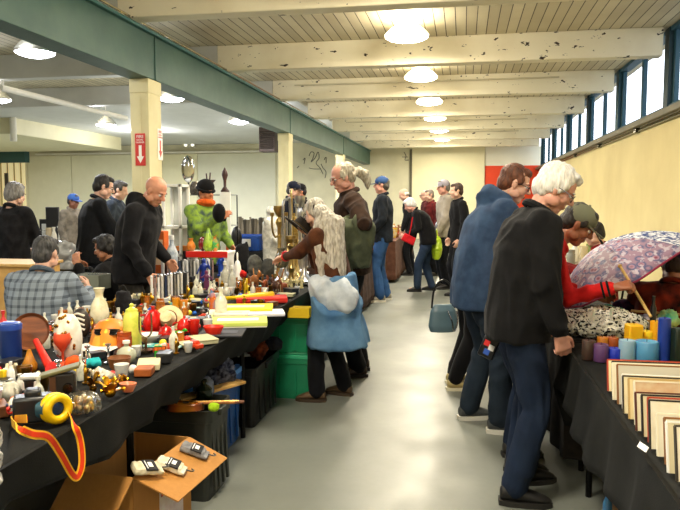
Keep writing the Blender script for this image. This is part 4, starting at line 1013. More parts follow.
# white bottles & ornaments in the corner
lathe_thing('bottle', 'bottle', 'slim white bottle leftmost of the pale bottles near the camera', 'bottle', (7, 362, 15, 386), ('ceramic', '#e8e6df'))
lathe_thing('vase', 'vase', 'small white vase right of the slim white bottle', 'vase', (16, 374, 24, 392), ('ceramic', '#dedcd2'))
lathe_thing('kettle', 'teapot', 'pale grey-white teapot under the slim white bottle', 'teapot', (1, 379, 21, 402), ('ceramic', '#c9c6b6', '#aeb09c'), rz=2.6)
box_thing('dice_block', 'bright yellow block at the left photo edge', 'block', (-2, 370, 6, 386), ('plastic', '#e6c51e'))
c, w, h = fit(6, 396, 26, 419); t = thing('clown_ornament', 'white clown head ornament with orange hair', 'ornament', c, R(-20))
MB().ell((0, 0, h*.5), (w*.4, w*.38, h*.48)).build('face', M('ceramic', '#ece6da', '#d8ccb8'), t)
for k in (-1, 1): e = MB(); e.ell((k*w*.42, .01, h*.6), (w*.18, w*.2, h*.3)); e.build('hair_tuft', M('cloth', '#e0691e', '#c35310'), t)
e = MB(); e.ell((0, -w*.4, h*.48), .008); e.build('nose', M('plastic', '#d52b20'), t); e = MB(); e.tube(bez([(-w*.2, -w*.34, h*.34), (0, -w*.38, h*.26), (w*.2, -w*.34, h*.34)]), .004); e.build('mouth', M('plastic', '#c22c22'), t)
for k in (-1, 1): e = MB(); e.ell((k*w*.16, -w*.35, h*.62), .0055); e.build('eye', M('plastic', '#1f2c55'), t)
# toy camera with yellow ring and orange strap
c = on_z(31, 428, TZ)+V((0, .05, 0)); t = thing('toy_camera', 'black toy camera with fat yellow lens ring on the corner of the left table', 'camera', c, R(32)); S = ppm(c)
MB().box((-.02, .01, .05), (.12, .07, .085)).box((-.02, .01, .10), (.05, .05, .03)).build('camera_body', M('plastic', '#15181c', '#20252b', .4), t, bevel=.01)
fwd = V((.50, -.86, .05)).normalized(); q = rot_to(fwd); o_ = V((.048, -.022, .05))
MB().cyl(V((.0, .0, .05)), o_, .034, .042, 24).build('lens_barrel', M('plastic', '#2f5664'), t)
g = MB(); g.tube(circ(.036, 28, o_+fwd*.012, q), .0145, 12, closed=True); g.tube(circ(.036, 28, o_-fwd*.012, q), .0145, 12, closed=True); g.build('lens_ring', M('plastic', '#f0c80c', '#e4b806'), t)
MB().ell(o_+fwd*.004, (.026, .026, .012), q, n=20).build('lens', M('glass', '#4c7fd0', None, .08), t)
inv = t.matrix_basis.inverted()
def onx(px, py, x): return at_x(px, py, x)
sp = [on_z(14, 425, TZ+.06)+V((0, .06, 0)), onx(12, 420, -1.40), onx(17, 427, -1.19), onx(32, 434, -1.16), onx(48, 437, -1.15), onx(60, 453, -1.15), onx(72, 474, -1.15), onx(78, 476, -1.15), onx(82, 462, -1.15), onx(80, 440, -1.16), onx(74, 424, -1.18), onx(66, 410, -1.30), onx(55, 404, -1.36), on_z(48, 408, TZ+.05)]
cpts = bez(sp, 8); inv = (Matrix.Translation(t.location) @ Matrix.Rotation(R(32), 4, 'Z')).inverted()
def ribbon(w_, th, lift, mat, nm):
    rs = []
    for i, p in enumerate(cpts):
        d = (cpts[min(i+1, len(cpts)-1)]-cpts[max(i-1, 0)]).normalized(); nrm = V((1, -.35, .25)).normalized(); s2 = d.cross(nrm).normalized(); nrm = s2.cross(d)
        c_ = p+nrm*lift; rs.append([inv @ (c_+s2*w_*a+nrm*th*b) for a, b in ((-1, -1), (1, -1), (1, 1), (-1, 1))])
    return MB().rings(rs).build(nm, mat, t)
ribbon(.0125, .0012, 0, M('cloth', '#f0b92e', '#e2a71f'), 'strap'); ribbon(.0072, .0008, .0016, M('cloth', '#e2401a', '#cf3412'), 'strap_stripe')
# orange patterned hat/tortoise thing w sunglasses
c, w, h = fit(90, 318, 131, 350); t = thing('patterned_hat', 'orange and yellow flower-patterned dome hat with sunglasses on it', 'hat', c, R(10))
m, tt = newmat('flower_pattern'); vf = tt.voro(26); tt.col(tt.mix(tt.ramp(vf, [(.18, 0), (.24, 1)], 'LINEAR'), '#f3c93a', tt.ramp(tt.voro(9, out='Color'), [(.2, '#e58a1c'), (.6, '#d8761a'), (.8, '#efb13a')]))); tt.set(Roughness=.5)
MB().lathe([(w*.5, .0), (w*.49, h*.2), (w*.42, h*.6), (w*.26, h*.9), (.001, h*1.0)], n=32).build('crown', m, t); MB().tube(circ(w*.49, 32, (0, 0, .012)), .014, 8, closed=True).build('brim', M('cloth', '#d98b1e', '#b86d12'), t)
sg = thing('sunglasses', 'black sunglasses resting on the orange patterned hat', 'sunglasses', c+V((.02, -w*.36, h*.62)), R(12), rot=(R(-35), 0, R(10)))
for k in (-1, 1): MB().ell((.032*k, 0, 0), (.028, .004, .018), n=18).build('tinted_lens', M('plastic', '#0d0d0f', None, .1), sg)
MB().tube([(-.06, .0, .012), (0, -.002, .014), (.06, 0, .012)], .0035).tube([(.06, 0, .012), (.066, .08, .01)], .003).tube([(-.06, 0, .012), (-.066, .08, .01)], .003).build('frame', M('plastic', '#3a2a1a'), sg)
lathe_thing('vase', 'vase', 'tall cream frosted vase behind the orange patterned hat', 'vase', (90, 288, 109, 328), ('ceramic', '#efe8c8', '#d9d0a4'))
c, w, h = fit(109, 291, 130, 322); t = thing('backpack', 'black backpack with small blue emblem right of the cream vase', 'bag', c+V((0, .05, 0))); g = MB(); g.loft([(V((0, 0, 0.01)), (0, 0, 1), w*.45, w*.3), (V((0, 0, h*.5)), (0, 0, 1), w*.5, w*.34), (V((0, 0, h*.95)), (0, 0, 1), w*.38, w*.25)])
fused(g, 'sack', M('cloth', '#121214', '#1f1f23'), t, .009, 1, folds=.006, fscale=12); MB().ell((0, -w*.36, h*.45), (w*.14, .006, h*.16)).build('emblem', M('plastic', '#2f7ad0'), t); MB().tube(bez([(-.03, 0, h*.9), (0, 0, h*1.15), (.03, 0, h*.9)]), .006).build('grab_handle', M('cloth', '#121214'), t)
lathe_thing('urn', 'lidded_jar', 'tall yellow-green lidded jar in the middle of the left table', 'jar', (123, 303, 141, 350), ('ceramic', '#dede62', '#c6cf4a'), mat2=('ceramic', '#e6e47a'))
lathe_thing('kettle', 'kettle', 'glossy red kettle right of the yellow-green jar', 'kettle', (143, 306, 163, 334), ('ceramic', '#cf1b16', '#a8130f'))
lathe_thing('jar', 'lidded_jar', 'rust brown ceramic jar below the orange patterned hat', 'jar', (117, 332, 132, 352), ('ceramic', '#b0481a', '#7e2e10'))
lathe_thing('plate', 'plate', 'white shallow dish right of the rust brown jar', 'plate', (137, 334, 162, 343), ('ceramic', '#efece4'))
c = on_z(146, 352, TZ); t = thing('serving_fork', 'tall two-pronged brass fork stuck upright on a stand', 'fork', c)
MB().cyl((0, 0, 0), (0, 0, .012), .035, n=20).build('base', M('metal', '#8a7a5c'), t); MB().cyl((0, 0, .01), (0, 0, .07), .006).build('stem', M('metal', '#8a7a5c'), t); MB().tube(bez([(-.03, 0, .19), (-.03, 0, .1), (0, 0, .07), (.03, 0, .1), (.03, 0, .19)]), .004).build('prongs', M('metal', '#b0a890', '#8a7a5c'), t)
# cream basket / sun hat
c, w, h = fit(155, 302, 183, 334); t = thing('sun_hat', 'cream woven sun hat lying on its side in the middle of the left table', 'hat', c+V((0, 0, h*.42)), rot=(R(68), 0, R(12)))
MB().lathe([(w*.5, .0), (w*.52, .006), (w*.3, .012), (w*.26, .05), (w*.2, .085), (.001, .09), (.001, .08), (w*.22, .04)], n=30).build('straw', M('cloth', '#ece0b4', '#d2c08a', 30), t); MB().tube(circ(w*.27, 26, (0, 0, .02)), .008, 6, closed=True).build('hat_band', M('cloth', '#6a4526'), t)
# red ceramic cluster: teapots and cherries
lathe_thing('kettle', 'teapot', 'small red ceramic teapot right of the cream sun hat', 'teapot', (177, 316, 192, 334), ('ceramic', '#d6241b', '#b81a14'), rz=.6)
lathe_thing('cup', 'cup', 'red ceramic cup in front of the small red teapot', 'cup', (188, 320, 200, 336), ('ceramic', '#cf2219', '#a81711'), extra='handle')
lathe_thing('kettle', 'teapot', 'small red ceramic teapot below the glossy red kettle', 'teapot', (158, 324, 174, 341), ('ceramic', '#b81812', '#96120d'), rz=2.5)
critter('frog_ornament', 'bright green frog ornament below the red teapots', 'ornament', (171, 327, 188, 340), ('ceramic', '#2fae2c', '#1f8a20'), seed=3)
lathe_thing('cup', 'cup', 'orange cup left of the pair by the disc cases', 'cup', (172, 298, 180, 315), ('plastic', '#e59a1c', '#cf8410')); lathe_thing('cup', 'cup', 'orange cup right of the pair by the disc cases', 'cup', (179, 300, 188, 315), ('plastic', '#dd8a14', '#c77408'))
# rubik like block basket
c, w, h = fit(153, 346, 168, 358); t = thing('colored_block', 'small cube of green and orange squares', 'cube', c, R(20)); k_ = w*.78
MB().box((0, 0, k_/2), (k_, k_, k_)).build('core', M('plastic', '#141414'), t)
cols = ['#2fae2c', '#e5691b', '#2fae2c', '#2fae2c', '#e5691b', '#d8281c', '#2fae2c', '#2fae2c', '#2fae2c']
for i in range(3):
    for j in range(3):
        MB().box(((i-1)*k_*.31, -k_/2-.001, k_/2+(j-1)*k_*.31), (k_*.27, .003, k_*.27)).build('tile', M('plastic', cols[j*3+i] if j < 2 else '#e5691b'), t); MB().box((k_/2+.001, (i-1)*k_*.31, k_/2+(j-1)*k_*.31), (.003, k_*.27, k_*.27)).build('tile', M('plastic', cols[(i+j*2) % 9]), t); MB().box(((i-1)*k_*.31, (j-1)*k_*.31, k_+.001), (k_*.27, k_*.27, .003)).build('tile', M('plastic', cols[(i*2+j) % 9]), t)
# white box lid, glass flask, wooden bowl, amber box...
box_thing('display_tray', 'flat white-topped black tray behind the round glass flask', 'tray', (76, 347, 117, 355), ('plastic', '#15151a'), d=.14, mat2=('paper', '#f1efe8'), lid=True)
lathe_thing('flask', 'flask', 'round pale glass flask with white stopper', 'flask', (116, 341, 137, 364), ('ceramic', '#bdbfa8', '#9a9c86', .1), mat2=('plastic', '#f2f0ea'), flat=.7)
lathe_thing('bowl', 'wooden_bowl', 'brown wooden bowl in front of the pale glass flask', 'bowl', (108, 357, 131, 374), ('wood', '#9a6238', '#74451f'))
lump('paper_ball', 'crumpled white tissue left of the amber box', 'tissue', (128, 363, 138, 374), ('paper', '#f4f2ea', '#dcd9ce'), seed=8)
box_thing('trinket_box', 'flat amber wooden box at the front edge of the left table', 'box', (136, 367, 153, 376), ('wood', '#b4622a', '#8a4216'), d=.08, rz=.25); box_thing('flat_box', 'flat pale cardboard box behind the amber box', 'box', (138, 361, 160, 369), ('paper', '#dcd2b0', '#c2b48c'), d=.14, rz=.4)
lathe_thing('plate', 'soap_dish', 'small oval coral pink dish at the front edge of the left table', 'dish', (119, 383, 137, 393), ('ceramic', '#e8906e', '#d6744f'), flat=.75)
def shells(label, box, mat, seed=0):
    c, w, h = fit(*box); t = thing('conch_shell', label, 'shell', c, R(seed*50)); g = MB()
    for k in range(7):
        f = k/6; g.ell((w*(-.35+.75*f), 0, h*(.42-.15*f)), (w*.17*(1-f*.55), w*.3*(1-f*.8), h*.42*(1-f*.7)), n=14)
    fused(g, 'shell', M(*mat), t, .005, 1, folds=.003, fscale=60, seed=seed); return t
shells('large zebra-striped white shell among the gilt ornaments', (95, 362, 117, 385), ('ceramic', '#ece6d4', '#8a7448'), 1)
def leaf_heap(label, box, mat, n, seed, name='gilt_leaf_ornament', cat='ornament'):
    c, w, h = fit(*box); t = thing(name, label, cat, c, 0); r = random.Random(seed)
    for k in range(n):
        a = 2*PI*k/n+r.uniform(-.3, .3); L = w*r.uniform(.3, .55); e = r.uniform(.15, 1.0); g = MB(); wd = L*.34; up = V((0, 0, 1)); d = V((math.cos(a), math.sin(a), 0)); l = V((-d.y, d.x, 0)); rs = []
        for i in range(9):
            f = i/8; hw = wd*math.sin(PI*min(.98, f*.95+.03))**.8; p = d*L*f*math.cos(e*.6)+up*(h*.15+h*.75*math.sin(f*PI*.6)*e)
            rs.append([p-l*hw+up*.006*f, p+up*.010, p+l*hw+up*.006*f, p-up*.003])
        g.rings(rs); g.build('leaf', M(*mat), t)
    g = MB(); g.ell((0, 0, h*.2), (w*.2, w*.2, h*.2)); g.build('boss', M(*mat), t); return t
leaf_heap('spiky gilt leaf ornament at the front edge of the left table', (96, 372, 124, 400), ('metal', '#d8a024', '#a8720e', .3), 9, 2)
leaf_heap('dark gold leaf ornament left of the zebra-striped shell', (84, 372, 102, 394), ('metal', '#a8761c', '#6e4a10', .35), 8, 5)
leaf_heap('smaller bright gilt leaf ornament near the wooden bowl', (116, 374, 130, 388), ('metal', '#e0b030', '#a8720e', .3), 7, 7)
# clear bag of trinkets
c, w, h = fit(64, 388, 100, 416); t = thing('plastic_bag', 'clear crinkled bag of pale gold trinkets near the toy camera', 'bag', c); g = MB(); g.ell((0, 0, h*.4), (w*.5, w*.38, h*.42)); g.ell((w*.2, 0, h*.35), (w*.35, w*.3, h*.35))
for k in range(16): e = MB(); a = rnd.uniform(0, 6.28); r_ = rnd.uniform(0, .32)*w; e.ell((r_*math.cos(a), r_*.7*math.sin(a), rnd.uniform(.15, .6)*h), (.012, .008, .016), n=8, m=6); e.build('trinket', M('metal', ['#d8c48a', '#b89848', '#e8dcc0'][k % 3], None, .3), t)
fm, tt = newmat('clear_film'); tt.N.remove(tt.b); a_ = tt.n('ShaderNodeBsdfTransparent'); b_ = tt.n('ShaderNodeBsdfGlossy'); b_.inputs['Roughness'].default_value = .15; x_ = tt.n('ShaderNodeMixShader'); x_.inputs[0].default_value = .28; tt.L.new(a_.outputs[0], x_.inputs[1]); tt.L.new(b_.outputs[0], x_.inputs[2]); tt.L.new(x_.outputs[0], tt.out.inputs[0])
fused(g, 'film', fm, t, .007, 1, folds=.012, fscale=18, seed=4)
# dark masks / zebra object behind hat
c, w, h = fit(70, 308, 92, 340); t = thing('tribal_mask', 'dark carved mask with white stripes behind the white carnival mask', 'mask', c); MB().ell((0, 0, h*.5), (w*.45, w*.28, h*.5), n=22, m=14).build('face', M('wood', '#1e1712', '#35261b'), t)
for k in range(4): MB().tube(bez([(-w*.3, -w*.2, h*(.3+.15*k)), (0, -w*.30, h*(.4+.15*k)), (w*.3, -w*.2, h*(.32+.15*k))]), .006, 6).build('stripe', M('ceramic', '#e6e0d2'), t)
lathe_thing('ball', 'coconut', 'round brown gourd beside the dark striped mask', 'gourd', (84, 316, 94, 330), ('wood', '#6b4526', '#4a2d16'))
# DVD rows
def discs(label_row, p0, p1, n, zb, rz, hh=.19, group=''):
    a = on_z(*p0, zb); b = on_z(*p1, zb)
    for i in range(n):
        p = a.lerp(b, i/(n-1)); cc = ['#e9e9e6', '#1b1b20', '#d7d4ca', '#7d2430', '#dcdcdc', '#23304e', '#f0f0ee', '#2a2a2c'][(i*3+i//3) % 8]
        t = thing('disc_case', label_row, 'disc case', p, rz+rnd.uniform(-.06, .06), group)
        MB().box((0, 0, hh/2), (.015, .135, hh)).build('case', M('plastic', '#121214' if i % 3 else '#cfcfcf'), t, bevel=.002); MB().box((.0078, 0, hh/2), (.002, .128, hh*.95)).box((0, -.0678, hh/2), (.013, .002, hh*.93)).build('sleeve_art', M('paper', cc, '#a9a49a' if i % 2 else cc), t)
discs('disc case standing in the front row left of the toy figures', (152, 303), (187, 296), 12, TZ, .5, group='front row of disc cases')
discs('disc case standing in the back row on the cross table', (163, 282), (212, 279), 14, TZ, .55, group='back row of disc cases')
# wire tray + black tray boards between
box_thing('disc_tray', 'black tray with white front behind the front row of disc cases', 'tray', (157, 276, 196, 287), ('plastic', '#141416'), d=.10, mat2=('paper', '#e8e6e0'), panel=True, z=TZ+.0)
# toys
statuette('robot_figure', 'blue toy robot figure on the cross table', 'toy', (196, 258, 212, 286), ('plastic', '#1c3fa8', '#162f80'), seed=2, base=('plastic', '#222222'))
statuette('robot_figure', 'dark red toy robot figure in front of the blue one', 'toy', (199, 270, 214, 292), ('plastic', '#8e1f2c', '#2a3c7a'), seed=5, base=('plastic', '#222222'))
statuette('action_figure', 'royal blue action figure right of the toy robots', 'toy', (216, 254, 226, 276), ('plastic', '#2050c0', '#183c98'), seed=6)
statuette('figurine', 'small figurine with orange top and blue skirt in mid left table', 'figurine', (206, 288, 218, 312), ('ceramic', '#d8703a', '#5f8ec0'), seed=7, base=('ceramic', '#e6e2d4'))
lathe_thing('bottle', 'bottle', 'frosted white bottle right of the figurine with blue skirt', 'bottle', (215, 288, 227, 317), ('ceramic', '#e2e0cc', '#cfcdb6'))
lathe_thing('bell', 'hand_bell', 'silver hand bell with red handle in front of the frosted bottle', 'bell', (203, 308, 214, 328), ('metal', '#c8c8c8', '#94949a'))
lathe_thing('bell', 'cone_figurine', 'white cone figurine with red base behind the brown leather pile', 'figurine', (232, 252, 243, 280), ('ceramic', '#f2efe8'), mat2=('plastic', '#c22'))
lump('cushion', 'red cushion at the foot of the white cone figurine', 'cushion', (236, 268, 247, 280), ('cloth', '#c2221c', '#9e1712'), seed=2)
for i, b_ in enumerate([(221, 262, 229, 290), (228, 266, 236, 292), (222, 284, 230, 298)]): lathe_thing('bottle', 'glass_bottle', ['tall clear glass bottle behind the frosted white bottle', 'clear glass bottle left of the white cone figurine', 'short clear glass bottle above the yellow record box'][i], 'bottle', b_, ('ceramic', '#c9c9bc', '#a8a89a', .08), mat2=('plastic', '#efefe8'))
lathe_thing('plate', 'plate', 'shallow bright red dish at the front edge of the left table', 'plate', (203, 326, 224, 337), ('plastic', '#e0301c'), flat=.8)
# flat boxes / games on far half
def slab(label, p, w, d, h, rz, c, c2=None, z=TZ, name='board_game', cat='box', stripes=None):
    q = on_z(*p, z+h*.5); t = thing(name, label, cat, (q.x, q.y, z), rz); MB().box((0, 0, h*.45), (w*.98, d*.98, h*.9)).build('box_base', M('paper', c2 or c), t, bevel=.002); MB().box((0, 0, h*.62), (w, d, h*.76)).build('lid', M('paper', c), t, bevel=.003)
    if stripes: MB().box((0, 0, h+.0008), (w*.7, d*.35, .0016)).build('printed_panel', M('paper', stripes), t)
    return t
slab('yellow flat game box near the red box', (245, 309), .36, .24, .035, .25, '#f0d42a', '#fbf6dc', stripes='#fbf3c0'); slab('pale lime flat game box with white panel at the table front', (238, 322), .34, .22, .03, .3, '#cfe06a', '#f2f0d8', stripes='#ffffff')
slab('white flat box with lilac panel lying beside the yellow game box', (262, 313), .28, .18, .02, .35, '#ecebf0', '#d6d2dc', stripes='#c8c2dc'); slab('flat orange-edged white box between the lime and yellow boxes', (228, 314), .26, .2, .028, .2, '#f0e6c8', '#e08a50', stripes='#f7dcc0')
slab('bright red flat box behind the yellow game box', (262, 299), .36, .2, .035, .3, '#d8281a', '#b01c12', stripes='#e85a3a'); slab('dark slate record sleeve lying at the front of the table', (222, 333), .24, .22, .012, .2, '#2c2d33', '#1b1c20', stripes='#4a4c55')
q = on_z(244, 298, TZ+.03); t = thing('toy_bat', 'long yellow plastic bat lying above the flat game boxes', 'toy', (q.x, q.y, TZ+.036), R(38)); MB().lathe([(.001, -.24), (.012, -.238), (.012, -.1), (.026, .1), (.03, .22), (.001, .24)], rot=Matrix.Rotation(PI/2, 3, 'Y')).build('bat', M('plastic', '#f0cf1a', '#e0b80e'), t); MB().cyl((-.2, 0, 0), (-.06, 0, 0), .0145).build('grip', M('cloth', '#c9a80c'), t)
# brown leather / antler pile
for i, (b_, lab, cc) in enumerate([((247, 268, 262, 292), 'upright tan leather puppet in the brown pile', ('wood', '#a8662c', '#6d3c17')), ((258, 274, 272, 294), 'crouching russet wooden animal in the brown pile', ('wood', '#8a3f1c', '#5c270f')), ((268, 276, 284, 295), 'dark brown wooden animal right in the brown pile', ('wood', '#5f341a', '#3c1e0e')), ((278, 278, 290, 294), 'small reddish wooden animal nearest the woman', ('wood', '#9a4e26', '#6a3214')), ((240, 276, 252, 296), 'yellow toy animal at the left of the brown pile', ('plastic', '#e0c01a', '#c9a210'))]):
    critter('carved_animal', lab, 'carving', b_, cc, seed=i, rz=i*1.3)
c, w, h = fit(248, 262, 282, 292); t = thing('antler', 'pair of branching tan antlers rising from the brown pile', 'antlers', c+V((0, .1, 0)))
for k in (-1, 1):
    g = MB(); g.tube(bez([(0, 0, 0), (k*.05, 0, .05), (k*.11, -.02, .09), (k*.13, 0, .17)]), [.012-.0003*i for i in range(25)], 8); g.tube(bez([(k*.05, 0, .05), (k*.04, -.03, .12)], 5), .007, 6); g.tube(bez([(k*.10, -.02, .085), (k*.07, -.02, .15)], 5), .006, 6); g.build('antler_branch', M('wood', '#b07a3c', '#8a5522'), t)
for i in range(5): statuette('ivory_figurine', 'pale ivory figurine in the row near the woman\'s hands', 'figurine', (278+i*5, 278-i*.4, 285+i*5, 292-i*.9), ('ceramic', '#efe6b8', '#d8cc90'), seed=i, group='ivory figurines at the far table corner')
lathe_thing('vase', 'pottery_crock', 'grey pottery crock held in the grey-haired woman\'s hand', 'crock', (274, 248, 289, 268), ('ceramic', '#6e6a58', '#55513f'), z=.93)

# ---- scattered trinkets, one kind per group
GR = [
 ('gilt_figurine', 'tiny gilt figurine among the trinkets in the middle of the left table', 'figurine', ('metal', '#d9a93a', '#8f6418', .3), 'tiny gilt figurines', [(170, 342, 202, 358), (150, 300, 215, 330)], (7, 13), 'fig', 16),
 ('silver_ornament', 'little silver ornament scattered between the bigger things on the left table', 'ornament', ('metal', '#d9d9dc', '#85858c', .25), 'little silver ornaments', [(180, 330, 215, 345), (30, 362, 60, 378), (190, 300, 225, 325)], (6, 12), 'lathe', 16),
 ('porcelain_animal', 'tiny cream porcelain animal among the trinkets', 'figurine', ('ceramic', '#efe6cf', '#c9b88a'), 'tiny cream porcelain animals', [(165, 340, 200, 360), (100, 350, 120, 360), (225, 276, 262, 300)], (9, 11), 'crit', 14),
 ('glass_bottle', 'tiny clear bottle standing among the trinkets beyond the disc cases', 'bottle', ('ceramic', '#dcdccb', '#b5b8a8', .1), 'tiny clear bottles', [(185, 284, 250, 304)], (5, 15), 'bot', 16),
 ('brass_cup', 'small brass cup scattered on the near half of the left table', 'cup', ('metal', '#b98c3c', '#6e4d18', .3), 'small brass cups', [(20, 355, 60, 380), (60, 368, 100, 390), (0, 388, 20, 400)], (9, 11), 'cup', 10),
 ('wooden_bead', 'round dark wooden bead ball lying among the trinkets', 'bead', ('wood', '#4a2a18', '#2c170c'), 'round dark wooden beads', [(180, 335, 205, 350), (100, 340, 125, 352), (30, 350, 60, 366)], (5, 5), 'ball', 10),
 ('red_toy', 'tiny red toy piece lying among the trinkets', 'toy', ('plastic', '#cf261c'), 'tiny red toy pieces', [(160, 300, 225, 335), (120, 352, 150, 366)], (6, 6), 'ball', 9),
 ('blue_marble', 'small bright blue glass piece among the trinkets', 'trinket', ('ceramic', '#2a6ad0', '#1c4a9c'), 'small blue glass pieces', [(185, 290, 235, 320), (100, 356, 150, 366)], (5, 5), 'ball', 8),
 ('yellow_toy', 'tiny yellow toy piece lying near the brown pile', 'toy', ('plastic', '#e8cf2a'), 'tiny yellow toy pieces', [(225, 280, 262, 300)], (6, 6), 'ball', 9),
]
big = []
for o in [x for x in COL.objects if x.type == 'EMPTY' and not x.parent and 'label' in x]:
    if XA0-.1 < o.location.x < XA1+.1 and YA0 < o.location.y < YB1 and .7 < o.location.z < 1.0 and o['category'] not in ('tablecloth', 'table', 'person'):
        r_ = 0
        for c_ in o.children:
            for k_ in c_.bound_box: r_ = max(r_, math.hypot(k_[0], k_[1]))
        big.append((o.location.x, o.location.y, min(r_, .2)*.8))
GR += [
 ('ceramic_cup', 'small white ceramic cup standing among the trinkets on the left table', 'cup', ('ceramic', '#efece2', '#cfd6dc'), 'small white ceramic cups', None, (.055, .06), 'cup', 14),
 ('amber_jar', 'little amber glass jar among the trinkets on the left table', 'jar', ('ceramic', '#b5691c', '#8a4a10', .1), 'little amber glass jars', None, (.045, .07), 'jar', 12),
 ('carved_box', 'little brown wooden trinket box on the left table', 'box', ('wood', '#7a4a26', '#4f2d14'), 'little brown wooden trinket boxes', None, (.09, .035), 'box', 14),
 ('paperback', 'worn paperback lying flat among the trinkets on the left table', 'book', ('paper', '#cfc4a0', '#9aa07a'), 'worn paperbacks lying flat', None, (.13, .022), 'box', 12),
 ('black_gadget', 'small black plastic gadget among the trinkets on the left table', 'gadget', ('plastic', '#18191c', '#2b2c30'), 'small black plastic gadgets', None, (.08, .04), 'box', 16),
 ('tin_toy', 'small orange-red tin toy car among the trinkets on the left table', 'toy car', ('plastic', '#d8431c', '#b8300f'), 'small orange-red tin toy cars', None, (.08, .035), 'car', 9),
 ('teal_saucer', 'small teal saucer lying among the trinkets on the left table', 'saucer', ('ceramic', '#2f9a9a', '#c9e0dc'), 'small teal saucers', None, (.09, .015), 'plate', 8)]
placed = []
def proto_for(nm, lab, cat, mt, grp, w_, h_, kd):
    p_ = (-1.8, 2.4); px, py = px_of((p_[0], p_[1], TZ)); s_ = ppm((p_[0], p_[1], TZ)); bx = (px-w_*s_/2, py-h_*s_, px+w_*s_/2, py)
    if kd == 'fig': return statuette(nm, lab, cat, bx, mt, group=grp, seed=3)
    if kd == 'crit': return critter(nm, lab, cat, bx, mt, group=grp)
    if kd == 'box':
        t = thing(nm, lab, cat, (0, 0, TZ), 0, grp); MB().box((0, 0, h_*.45), (w_, w_*.7, h_*.9)).build('body', M(*mt), t, bevel=.003); MB().box((0, 0, h_*.85), (w_*1.03, w_*.73, h_*.28)).build('lid', M(mt[0], mt[2], mt[1]), t, bevel=.002); return t
    if kd == 'car':
        t = thing(nm, lab, cat, (0, 0, TZ), 0, grp); MB().box((0, 0, h_*.45), (w_, w_*.42, h_*.5)).box((-.004, 0, h_*.85), (w_*.5, w_*.36, h_*.4), None, .8).build('body', M(*mt), t, bevel=.004)
        for a in (-1, 1):
            for b in (-1, 1): MB().cyl((a*w_*.3, b*w_*.17, h_*.22), (a*w_*.3, b*w_*.24, h_*.22), h_*.22).build('wheel', M('plastic', '#141414'), t)
        return t
    return lathe_thing({'lathe': 'stick', 'bot': 'bottle', 'cup': 'cup', 'ball': 'ball', 'jar': 'jar', 'plate': 'plate'}[kd], nm, lab, cat, bx, mt, group=grp, n=14)
SZS = {'fig': (.04, .085), 'lathe': (.04, .08), 'crit': (.06, .06), 'bot': (.035, .10), 'cup': (.055, .06), 'ball': (.035, .035)}
for nm, lab, cat, mt, grp, regs, sz, kd, cnt in GR:
    w_, h_ = sz if regs is None else SZS[kd]; cnt = int(cnt*2.5); proto = proto_for(nm, lab, cat, mt, grp, w_, h_, kd)
    for i in range(cnt):
        ok = False
        for tr in range(60):
            x = rnd.uniform(XA0+.08, XA1-.06); y = 1.75+3.75*rnd.random()**1.1; rr_ = w_*.5
            if (y > 2.4 or x < -1.42) and all(math.hypot(x-a, y-b) > c_+rr_ for a, b, c_ in big) and all(math.hypot(x-a, y-b) > (c_+rr_)*.82 for a, b, c_ in placed): ok = True; break
        if not ok: continue
        placed.append((x, y, rr_)); s_ = rnd.uniform(.8, 1.3)
        o = proto if i == 0 else copy_tree(proto); o.location = (x, y, TZ); o.rotation_euler = (0, 0, rnd.uniform(0, 6)); o.scale = (s_,)*3

# ---- crates under the table
tote('charcoal plastic tote behind the cardboard box under the left table', -1.72, -1.19, 3.06, 3.36, .46, ('plastic', '#2d302c', '#252823', .45))
tote('bright blue plastic tote with pale lid rim under the left table', -1.86, -1.34, 3.44, 4.02, .44, ('plastic', '#1f5aa6', '#1a4c90', .4))
MB().box((0, -.262, .445), (.52, .055, .03)).box((.235, 0, .445), (.055, .58, .03)).build('lid_rim', M('plastic', '#5d9ade', '#4b8bd2', .35), bpy.data.objects['storage_tote.001'])
tote('black plastic tote left of the stacked green crates', -1.88, -1.30, 4.14, 4.74, .40, ('plastic', '#0f1011', '#161718', .45))
tote('lower green plastic crate of the stack at the table end', -1.62, -1.08, 4.84, 5.28, .31, ('plastic', '#14805a', '#10704c', .4), lidmat=('plastic', '#1a9468'))
tote('upper green plastic crate of the stack at the table end', -1.60, -1.10, 4.86, 5.26, .25, ('plastic', '#189468', '#14845a', .4), lidmat=('plastic', '#1ea274'), z=.350)
q = at_y(300, 317, 5.02); box_thing('yellow_box', 'yellow cardboard box on top of the green crates', 'box', (289, 307, 311, 318), ('paper', '#e5c21c', '#d2ae10'), z=.64, d=.12)
